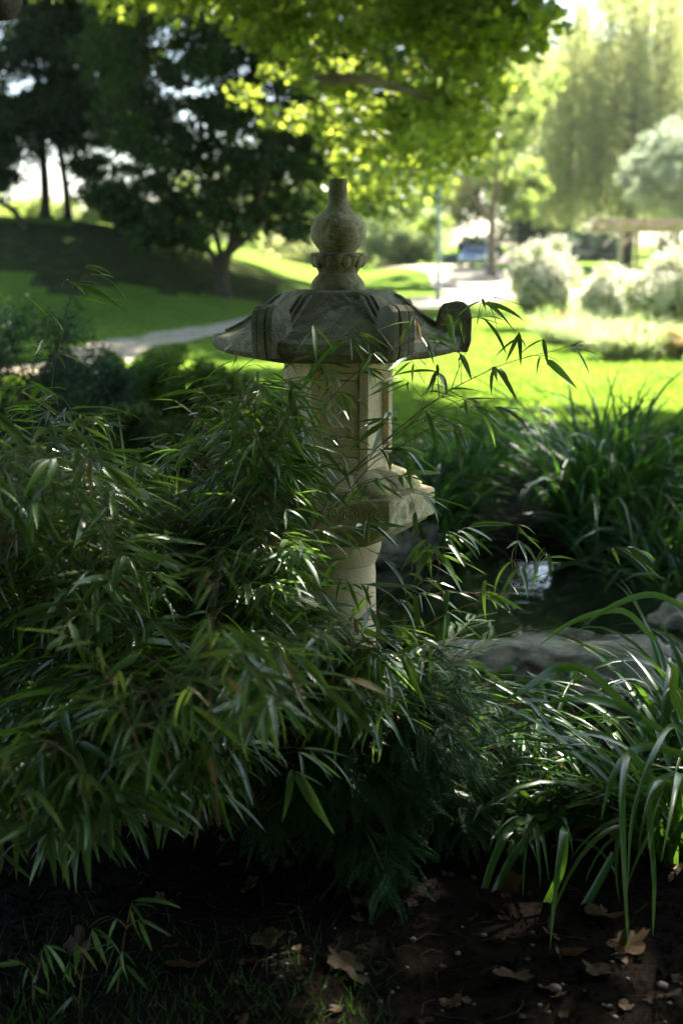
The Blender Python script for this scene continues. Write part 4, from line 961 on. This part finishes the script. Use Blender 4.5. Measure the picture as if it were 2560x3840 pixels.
class Bamboo:
    def __init__(s, loc, label, group, mat, seed):
        s.t = empty('bamboo_clump', loc, label, 'bamboo', group); s.mat = mat; s.leaves = []; s.rng = np.random.default_rng(seed)
    def leaf(s, p, d, L, wf=1.0):
        d = Vector(d).normalized(); r = s.rng
        up = Vector((r.normal()*.35, r.normal()*.35, 1)); y = up.cross(d)
        if y.length < .05: y = Vector((0, 1, 0)).cross(d)
        y.normalize(); z = d.cross(y)
        Mx = Matrix(((d.x, y.x, z.x, p[0]), (d.y, y.y, z.y, p[1]), (d.z, y.z, z.z, p[2]), (0, 0, 0, 1))) @ Matrix.Diagonal((L, L*wf, L, 1))
        s.leaves.append((Mx, int(r.integers(8)), L))
    def sprig(s, mb, a, b, nl, L, r0=.0012, droop=.5):
        """side twig from a to b carrying nl leaves, most of them near the tip"""
        r = s.rng; a = Vector(a); b = Vector(b); d = (b-a); ln = d.length; mid = a.lerp(b, .55)+Vector((0, 0, ln*.08)); pts = spline([a, mid, b], 4)
        mb.tube(pts, np.linspace(r0, r0*.45, len(pts)), 4, False)
        az = math.atan2(d.y, d.x)
        for k in range(nl):
            f = 1-.16*k*r.uniform(.6, 1.2) if k else 1.0; f = max(.25, f); q = pts[min(len(pts)-1, int(f*(len(pts)-1)))]
            sd_ = (-1)**k*r.uniform(.25, 1.1) if k else r.normal()*.2
            e = -r.uniform(.0, 1.2)*droop*1.4+.15
            dd = Vector((math.cos(az+sd_)*math.cos(e), math.sin(az+sd_)*math.cos(e), math.sin(e)))
            s.leaf(q, dd, L*r.uniform(.5, 1.2), r.uniform(.7, 1.1))
    def stem(s, pts, r0=.0035, step=.09, start=.3, twig=(.06, .16), nt=(1, 3), nl=(3, 6), L=.11, droop=.5, name='culm', n=8, spreadz=.75, tip=4):
        r = s.rng; sp = spline(pts, n); mb = MB(); tot = sum((b-a).length for a, b in zip(sp, sp[1:])); mb.tube(sp, np.linspace(r0, r0*.3, len(sp)), 6)
        acc = 0; nxt = tot*start
        for a, b in zip(sp, sp[1:]):
            acc += (b-a).length
            while acc >= nxt:
                nxt += step*r.uniform(.7, 1.3); d = (b-a).normalized(); p = a.lerp(b, r.uniform(0, 1))
                for k in range(int(r.integers(nt[0], nt[1]+1))):
                    az = r.uniform(0, 2*math.pi); dv = Vector((math.cos(az), math.sin(az), r.uniform(-.2, spreadz)))*.9+d*.75; dv.normalize()
                    s.sprig(mb, p, p+dv*r.uniform(*twig), int(r.integers(nl[0], nl[1]+1)), L, droop=droop)
        d = (sp[-1]-sp[-2]).normalized()
        s.sprig(mb, sp[-1], sp[-1]+d*.05, tip, L, droop=droop)
        mb.build(name, M['cane'], s.t, True)
    def finish(s, maxp=300):
        sc = []
        for k, (Mx, v, L) in enumerate(s.leaves):
            q = proj(Mx @ Vector((.5, 0, 0))); sc.append(L/q[2] if q and -60 < q[0] < 2620 and -60 < q[1] < 3900 else -1)
        # nearest leaves win: favour those in front
        key = [sc[k]/(s.leaves[k][0].translation.y**1.5) if sc[k] > 0 else -1 for k in range(len(sc))]
        order = sorted(range(len(sc)), key=lambda k: -key[k]); big = [k for k in order[:maxp] if key[k] > 0]; bs = set(big)
        for k in big:
            Mx, v, L = s.leaves[k]; ob = bpy.data.objects.new('leaf', bmesh_for(v, s.mat)); COL.objects.link(ob); ob.parent = s.t
            ob.matrix_local = Matrix.Translation(-s.t.location) @ Mx
        VV = []; FF = []; n = 0
        for k, (Mx, v, L) in enumerate(s.leaves):
            if k in bs: continue
            A = BT[v][0]; mm = np.array(Mx); VV.append(A@mm[:3, :3].T+mm[:3, 3]); FF.append(np.array(BT[v][1])+n); n += len(A)
        if VV: tag(link('leaf_mass', mesh_np('leaf_mass', np.concatenate(VV), np.concatenate(FF), M[s.mat], True), s.t), kind='stuff')
BG = 'bamboo clumps round the lantern'
def arch(base, tip, lift):
    base = Vector(base); tip = Vector(tip); return [base, base.lerp(tip, .35)+Vector((0, 0, lift)), base.lerp(tip, .72)+Vector((0, 0, lift*.75)), tip]
def bamboos():
    # main clump to the left and in front of the lantern
    B = Bamboo((-.62, 3.95, 0), 'tall dense bamboo clump left of the lantern with arching sprays across its shaft', BG, 'bamboo', 171); r = B.rng
    for k in range(15):
        b = Vector((-.25+r.uniform(-.2, .15), 3.98, 0)); tip = P(r.uniform(1180, 1470), r.uniform(2380, 2680), r.uniform(3.2, 3.5))
        B.stem(arch(b, tip, .12), step=.07, start=.5, L=.13, nt=(1, 3), nl=(2, 5), droop=.6)
    for k in range(56):
        a = r.uniform(0, 2*math.pi); b = Vector((-.66+.22*math.cos(a)*r.uniform(0, 1), 3.95+.2*math.sin(a)*r.uniform(0, 1), 0))
        px = r.uniform(60, 1110); top = np.interp(px, [0, 250, 420, 560, 700, 900, 1150, 1250], [1500, 1430, 1600, 1780, 1560, 1400, 1500, 1800])
        py = top+abs(r.normal())*330+30; Y = r.uniform(3.35, 4.35) if px < 1000 else r.uniform(3.3, 3.95); tip = P(px, py, Y)
        B.stem(arch(b, tip, .12+.10*r.uniform()), step=.075, start=.28, L=.112, nt=(1, 3), nl=(2, 5), droop=.3)
    for k in range(10):
        b = Vector((-.40+r.uniform(-.2, .10), 3.9, 0)); tip = P(r.uniform(860, 1090), r.uniform(1360, 1850), r.uniform(3.5, 3.85))
        B.stem(arch(b, tip, .06), step=.06, start=.3, L=.125, nt=(1, 3), nl=(3, 5), droop=.6)
    for k in range(34):
        b = Vector((-.5+r.uniform(-.2, .3), 3.95+r.uniform(-.15, .15), 0)); py = r.uniform(1950, 2650); tip = P(r.uniform(780, np.interp(py, [1950, 2300, 2450, 2650], [1080, 1130, 1280, 1230])), py, r.uniform(3.25, 3.8))
        B.stem(arch(b, tip, .10+.10*r.uniform()), step=.065, start=.25, L=.110, nt=(2, 3), nl=(3, 5), droop=.4)
    # tall shoot at the left and the shoot left of the lantern
    B.stem([P(190, 1700, 3.9), P(190, 1514, 3.9), P(207, 1365, 3.9), P(240, 1232, 3.9), P(265, 1124, 3.9), P(294, 1055, 3.9)], .0022, .075, .2, (.03, .07), (1, 2), (1, 2), .115, .3, 'shoot', tip=3)
    mb = MB(); B.sprig(mb, P(207, 1365, 3.9), P(165, 1273, 3.85), 2, .09); B.sprig(mb, P(170, 1290, 3.9), P(186, 1190, 3.85), 1, .08); mb.build('twig', M['cane'], B.t)
    B.leaf(P(296, 1062, 3.9), Vector((.85, -.45, -.42)), .20, 1.3); B.leaf(P(296, 1056, 3.9), Vector((.9, -.1, -.05)), .09)
    B.leaf(P(190, 1195, 3.85), Vector((-.7, -.1, .75)), .095, .8); B.leaf(P(240, 1250, 3.9), Vector((-.2, -.2, .5)), .07); B.leaf(P(210, 1500, 3.9), Vector((-.6,0,.5)), .09)
    B.stem([P(860, 1700, 3.95), P(820, 1580, 3.95), P(770, 1470, 3.9), P(715, 1405, 3.9)], .0016, .07, .25, (.02, .05), (1, 2), (1, 3), .09, .5, 'shoot', tip=3)
    # hand-placed arching branches across and to the right of the lantern
    heroes = [([(1150, 2050, 3.8), (1240, 1850, 3.78), (1300, 1785, 3.78), (1440, 1655, 3.75), (1570, 1545, 3.75), (1690, 1462, 3.75), (1800, 1405, 3.72), (1890, 1365, 3.7), (2010, 1330, 3.7), (2090, 1312, 3.7)], .0022, .085, .25),
              ([(1040, 1700, 3.78), (1160, 1580, 3.78), (1245, 1490, 3.78), (1340, 1395, 3.76), (1500, 1300, 3.75), (1650, 1232, 3.72), (1740, 1205, 3.72)], .0018, .075, .25),
              ([(1300, 1785, 3.78), (1420, 1700, 3.7), (1530, 1600, 3.68), (1580, 1480, 3.66), (1600, 1330, 3.66)], .0015, .06, .25),
              ([(1440, 1655, 3.75), (1560, 1580, 3.7), (1690, 1530, 3.7), (1800, 1530, 3.68)], .0014, .06, .25),
              ([(1690, 1462, 3.75), (1720, 1380, 3.72), (1760, 1290, 3.7), (1800, 1180, 3.7)], .0013, .06, .3),
              ([(1600, 2230, 3.6), (1640, 2150, 3.6), (1660, 2060, 3.6)], .0012, .05, .3),
              ([(1900, 2220, 3.6), (1925, 2130, 3.6), (1935, 2040, 3.6)], .0012, .05, .3),
              ([(1560, 1850, 3.8), (1440, 1800, 3.75), (1330, 1830, 3.72), (1230, 1900, 3.7)][::-1], .0013, .05, .3),
              ([(1260, 1900, 3.8), (1390, 1745, 3.78), (1480, 1690, 3.78), (1600, 1612, 3.75), (1660, 1600, 3.7)], .0018, .08, .3),
              ([(1330, 2480, 3.6), (1550, 2370, 3.6), (1700, 2290, 3.6), (1900, 2220, 3.6), (2020, 2160, 3.6), (2180, 2105, 3.6), (2290, 2072, 3.6)], .0019, .075, .35),
              ([(1250, 2420, 3.7), (1400, 2270, 3.7), (1530, 2150, 3.7), (1600, 2108, 3.7)], .0015, .07, .35),
              ([(1300, 2350, 3.7), (1480, 2260, 3.65), (1650, 2225, 3.65), (1780, 2225, 3.65)], .0015, .07, .3),
              ([(1000, 2350, 3.5), (1150, 2330, 3.5), (1280, 2370, 3.45), (1400, 2460, 3.45)], .0017, .055, .2),
              ([(1050, 2480, 3.4), (1200, 2440, 3.4), (1340, 2470, 3.4), (1450, 2570, 3.4)], .0017, .055, .2),
              ([(1300, 2460, 3.55), (1420, 2400, 3.5), (1560, 2400, 3.5), (1700, 2470, 3.5)], .0015, .07, .25),
              ([(900, 1850, 3.85), (1020, 1700, 3.85), (1100, 1560, 3.85), (1180, 1420, 3.82)], .0017, .07, .3),
              ([(1000, 2100, 3.6), (1150, 2020, 3.6), (1280, 2000, 3.6), (1380, 2060, 3.6)], .0017, .06, .3),
              ([(1000, 1950, 3.7), (1120, 1850, 3.7), (1240, 1860, 3.7), (1340, 1930, 3.65)], .0017, .06, .3),
              ([(1000, 2250, 3.5), (1150, 2200, 3.5), (1330, 2220, 3.45), (1450, 2320, 3.45)], .0017, .06, .3),
              ([(700, 1600, 3.9), (860, 1420, 3.9), (980, 1330, 3.85), (1120, 1290, 3.8), (1290, 1260, 3.8)], .0015, .08, .35),
              ([(1520, 2800, 3.45), (1650, 2730, 3.4), (1790, 2660, 3.4), (1900, 2640, 3.4)], .0013, .06, .3)]
    for pts, r0, step, st in heroes:
        B.stem([P(*q) for q in pts], r0, step, st, (.04, .12), (1, 2), (1, 4), .115, .6, 'arching_branch', n=6, spreadz=.6)
    B.finish()
    # second clump: far left
    B2 = Bamboo((-.95, 3.3, 0), 'dense bamboo clump filling the left edge of the photo', BG, 'bamboo', 172); r = B2.rng
    for k in range(46):
        a = r.uniform(0, 2*math.pi); b = Vector((-1.0+.22*math.cos(a), 3.95+.18*math.sin(a), 0)); px = r.uniform(-250, 620)
        py = np.interp(px, [-250, 0, 250, 620], [1500, 1520, 1640, 2000])+abs(r.normal())*380; tip = P(px, py, r.uniform(2.85, 3.6))
        B2.stem(arch(b, tip, .10+.1*r.uniform()), step=.075, start=.3, L=.12, nt=(1, 3), nl=(2, 5), droop=.4)
    B2.finish()
    # third clump: nearer and lower, hanging leaves at the lower left
    B3 = Bamboo((-.38, 2.85, 0), 'nearest bamboo clump with long drooping leaves over the dark soil', BG, 'bamboo', 173); r = B3.rng
    for k in range(26):
        a = r.uniform(0, 2*math.pi); b = Vector((-.5+.42*math.cos(a)*r.uniform(), 3.9+.2*math.sin(a), 0)); px = r.uniform(-60, 1080)
        py = np.interp(px, [-60, 250, 560, 850, 1080], [2750, 2720, 2560, 2480, 2600])+r.uniform(0, 330); tip = P(px, py, r.uniform(2.55, 2.95))
        B3.stem(arch(b, tip, .14+.12*r.uniform()), step=.08, start=.2, L=.14, droop=.5, nt=(1, 3), nl=(3, 6))
    for k in range(40):
        px = r.uniform(-60, 800); b = Vector((-.6+.4*r.uniform(-1, 1), 3.7, 0)); tip = P(px, r.uniform(2700, 3180)-px*.25, r.uniform(2.75, 3.2))
        B3.stem(arch(b, tip, .12+.1*r.uniform()), step=.075, start=.15, L=.135, droop=.7, nt=(1, 3), nl=(2, 5))
    for px, py in ((480, 3460), (330, 3560), (150, 3620)):
        B3.stem([P(px-40, py+260, 2.75), P(px-20, py+90, 2.75), P(px, py, 2.75)], .0012, .05, .2, (.03, .05), (1, 2), (2, 3), .09, .9, 'shoot')
    B3.finish()
    # young bright shoots close to the lens
    B4 = Bamboo((-.30, 2.35, 0), 'young yellow-green bamboo shoots nearest the camera, out of focus', BG, 'bamboo_bright', 174)
    for pts, st, L in (([(820, 3100, 2.5), (800, 2800, 2.4), (780, 2500, 2.35), (800, 2300, 2.3), (820, 2170, 2.3)], .5, .085), ([(800, 2650, 2.45), (900, 2560, 2.4), (1010, 2480, 2.35), (1090, 2420, 2.35)], .5, .09),
                ([(560, 2900, 2.5), (480, 2700, 2.45), (400, 2500, 2.4), (330, 2440, 2.4)], .5, .09), ([(830, 2900, 2.5), (950, 2700, 2.45), (1120, 2580, 2.4), (1220, 2560, 2.4)], .4, .09), ([(100, 3100, 2.35), (60, 2950, 2.3), (20, 2860, 2.3), (-40, 2800, 2.3)], .3, .09), ([(640, 2900, 2.5), (600, 2750, 2.45), (500, 2700, 2.45)], .3, .09), ([(330, 3000, 2.45), (280, 2850, 2.4), (180, 2790, 2.4)], .3, .09)):
        B4.stem([P(*q) for q in pts], .002, .06, st, (.03, .07), (1, 2), (2, 3), L, .7, 'shoot', n=6)
    B4.leaf(P(1000, 2215, 2.3), Vector((1, -.1, -.12)), .10, .8); B4.leaf(P(810, 2180, 2.3), Vector((-.5, -.2, -.6)), .06); B4.leaf(P(900, 2260, 2.3), Vector((.7, 0, .55)), .07)
    B4.finish()
bamboos()
# upright green-and-orange iris-like blades in the gap left of the lantern
t, bl = tuft('iris_plant', tuple(P(600, 2000, 5.2).xy)+(0,), 26, .95, .02, .07, M['bamboo_bright'], 'upright yellow-green blades with orange tips in the gap of the bamboo', 'plant', None, 181, 6, stiff=.12)
build_blades(t, bl, M['bamboo_bright'], 'leaf', 26)

# ------------------------------------------------------------------ soil litter
def litter():
    rng = np.random.default_rng(190); meshes = []
    for v in range(5):
        lob = [5, 5, 3, 4, 5][v]; n = 30; V = [(0, 0, 0)]; curl = rng.uniform(.15, .5)
        for k in range(n):
            a = 2*math.pi*k/n; r_ = .5*(.62+.38*abs(math.cos(a*lob/2))**.7)*(1+.12*rng.normal()*.5); x_, y_ = r_*math.cos(a), r_*math.sin(a)*.8
            V.append((x_, y_, curl*(x_*x_+.6*y_*y_)+.05*math.sin(3*a+v)))
        inner = [(q[0]*.5, q[1]*.5, q[2]*.3+.015*rng.normal()) for q in V[1:]]
        VV = [V[0]]+inner+V[1:]; F3 = [(0, 1+k, 1+(k+1) % n) for k in range(n)]; F4 = [(1+k, 1+n+k, 1+n+(k+1) % n, 1+(k+1) % n) for k in range(n)]
        m = bpy.data.meshes.new('fallen_leaf'); m.from_pydata(VV, [], F3+F4); m.materials.append(M['dry_leaf']); m.polygons.foreach_set('use_smooth', [True]*len(m.polygons)); meshes.append(m)
    hero = [(1290, 3640, .10, 'brown lobed dry leaf nearest the middle of the bottom edge'), (1000, 3560, .10, 'curled brown dry leaf under the front of the yew'), (1340, 3690, .06, 'small pale-edged dry leaf beside the brown lobed one'), (1910, 3350, .10, 'pale curled dry leaf under the arching strap leaves'), (1920, 3690, .09, 'flat grey-brown dry leaf left of the thin hanging blade'),
            (2150, 3620, .08, 'pale torn dry leaf on the soil below the strap leaves'), (2350, 3570, .13, 'large orange-brown dry leaf rolled up at the lower right'), (2260, 3450, .11, 'brown dry leaf behind the rolled orange one'), (2240, 3680, .08, 'grey lobed dry leaf at the lower right'), (2060, 3540, .06, 'upright narrow dry leaf among the litter'), (290, 3560, .11, 'dark dry leaf under the bamboo at lower left'), (700, 3640, .10, 'dark dry leaf in the shade at lower middle-left')]
    def place(px, py, s, lab, grp, k, raise_=.012):
        p = gpix(px, py); z0 = gzf(p.x, p.y); ob = bpy.data.objects.new('fallen_leaf', meshes[k % 5]); COL.objects.link(ob)
        ob.matrix_world = Matrix.Translation((p.x, p.y, z0+raise_)) @ Matrix.Rotation(rng.uniform(0, 6.28), 4, 'Z') @ Matrix.Rotation(rng.normal()*.45, 4, 'X') @ Matrix.Rotation(rng.normal()*.35, 4, 'Y') @ Matrix.Scale(s, 4)
        tag(ob, lab, 'leaf', grp)
    for k, (px, py, s, lab) in enumerate(hero): place(px, py, s, lab, 'dry fallen leaves on the soil', k)
    for k in range(60): place(rng.uniform(500, 2600), rng.uniform(3150, 3840), rng.uniform(.02, .055), 'small dry brown leaf lying among the litter on the dark soil', 'small dry leaves on the soil', k, .006)
    for v in range(4):
        bm = bmesh.new(); bmesh.ops.create_icosphere(bm, subdivisions=2, radius=.5)
        for q in bm.verts: q.co *= 1+.25*mnoise.noise(q.co*2+Vector((v*9, 0, 0))); q.co.z *= .6
        for f in bm.faces: f.smooth = True
        m = bpy.data.meshes.new('pebble'); bm.to_mesh(m); bm.free(); m.materials.append(M['pebble']); meshes.append(m)
    hp = [(2080, 3730, .028, 'smooth pale pebble right of the thin hanging blade'), (2480, 3700, .026, 'round grey pebble near the right bottom corner')]
    for k in range(46):
        px, py, s = rng.uniform(900, 2560), rng.uniform(3500, 3835), rng.uniform(.006, .016); lab = 'tiny pebble among the soil and litter'
        if k < 2: px, py, s, lab = hp[k]
        p = gpix(px, py); ob = bpy.data.objects.new('pebble', meshes[5+k % 4]); COL.objects.link(ob)
        ob.matrix_world = Matrix.Translation((p.x, p.y, gzf(p.x, p.y)+s*.15)) @ Matrix.Rotation(rng.uniform(0, 6), 4, 'Z') @ Matrix.Scale(s, 4)
        tag(ob, lab, 'pebble', 'pebbles in the soil' if k < 2 else 'tiny pebbles in the soil')
    # crumbs of soil and thin dry stems
    n = 9000; px = rng.uniform(-100, 2700, n); Yv = rng.uniform(2.6, 4.4, n); x_ = (px-1280)/FPX*Yv*1.03; z_ = gz(x_, Yv); s = rng.uniform(.002, .009, (n, 1))
    base = np.array([[1,0,0], [-.5,.87,0], [-.5,-.87,0], [0,0,1.1]]); V = np.stack([x_, Yv, z_], 1)[:, None]+base[None]*s[:, :, None]*rng.uniform(.6, 1.4, (n, 4, 3))
    F = np.array([[0,1,3], [1,2,3], [2,0,3]])[None]+(np.arange(n)*4)[:, None, None]
    tag(link('soil_crumbs', mesh_np('soil_crumbs', V.reshape(-1, 3), F.reshape(-1, 3), M['soil'])), 'dark crumbs of soil scattered on the bare ground', 'soil', kind='stuff')
    mb = MB()
    for k in range(160):
        p = gpix(rng.uniform(200, 2600), rng.uniform(3150, 3840)); a = rng.uniform(0, 6.28); L = rng.uniform(.02, .09); z0 = gzf(p.x, p.y)
        mb.tube([(p.x, p.y, z0+.004), (p.x+L*.5*math.cos(a), p.y+L*.5*math.sin(a), z0+.010), (p.x+L*math.cos(a+.3), p.y+L*math.sin(a+.3), z0+.004)], .0009, 4, False)
    o_ = mb.build('dry_stems', M['dry_leaf']); tag(o_, 'thin dry stems and twiglets strewn over the soil', 'litter', kind='stuff')
    n = 800; px = rng.uniform(-100, 1500, n); Yv = 2.55+np.abs(rng.normal(size=n))*.28; x_ = (px-1280)/FPX*Yv*1.03; z_ = gz(x_, Yv); hh = rng.uniform(.02, .07, n); ln = rng.normal(size=(n, 2))*.55; wv = .0011
    V = np.empty((n, 3, 3)); V[:, 0] = np.stack([x_-wv, Yv, z_], 1); V[:, 1] = np.stack([x_+wv, Yv, z_], 1); V[:, 2] = np.stack([x_+ln[:, 0]*hh, Yv+ln[:, 1]*hh, z_+hh], 1)
    tag(link('short_grass', mesh_np('short_grass', V.reshape(-1, 3), np.arange(3*n).reshape(-1, 3), M['sedge_far'])), 'sparse thin grass along the bottom edge in deep shade', 'grass', kind='stuff')
litter()


# ------------------------------------------------------------------ thin scattering volume added to imitate veiling glare in the lens
def veil_haze():
    m = bpy.data.materials.new('veil_haze'); m.use_nodes = True; n = m.node_tree; n.nodes.clear()
    v = n.nodes.new('ShaderNodeVolumePrincipled'); v.inputs['Density'].default_value = .00022; v.inputs['Color'].default_value = (.96, .98, 1, 1); v.inputs['Anisotropy'].default_value = .75
    o_ = n.nodes.new('ShaderNodeOutputMaterial'); n.links.new(v.outputs[0], o_.inputs['Volume'])
    mb = MB(); mb.box((0, 320, 10), (900, 780, 36)); ob = mb.build('veil_haze', m); tag(ob, kind='stuff')
veil_haze()
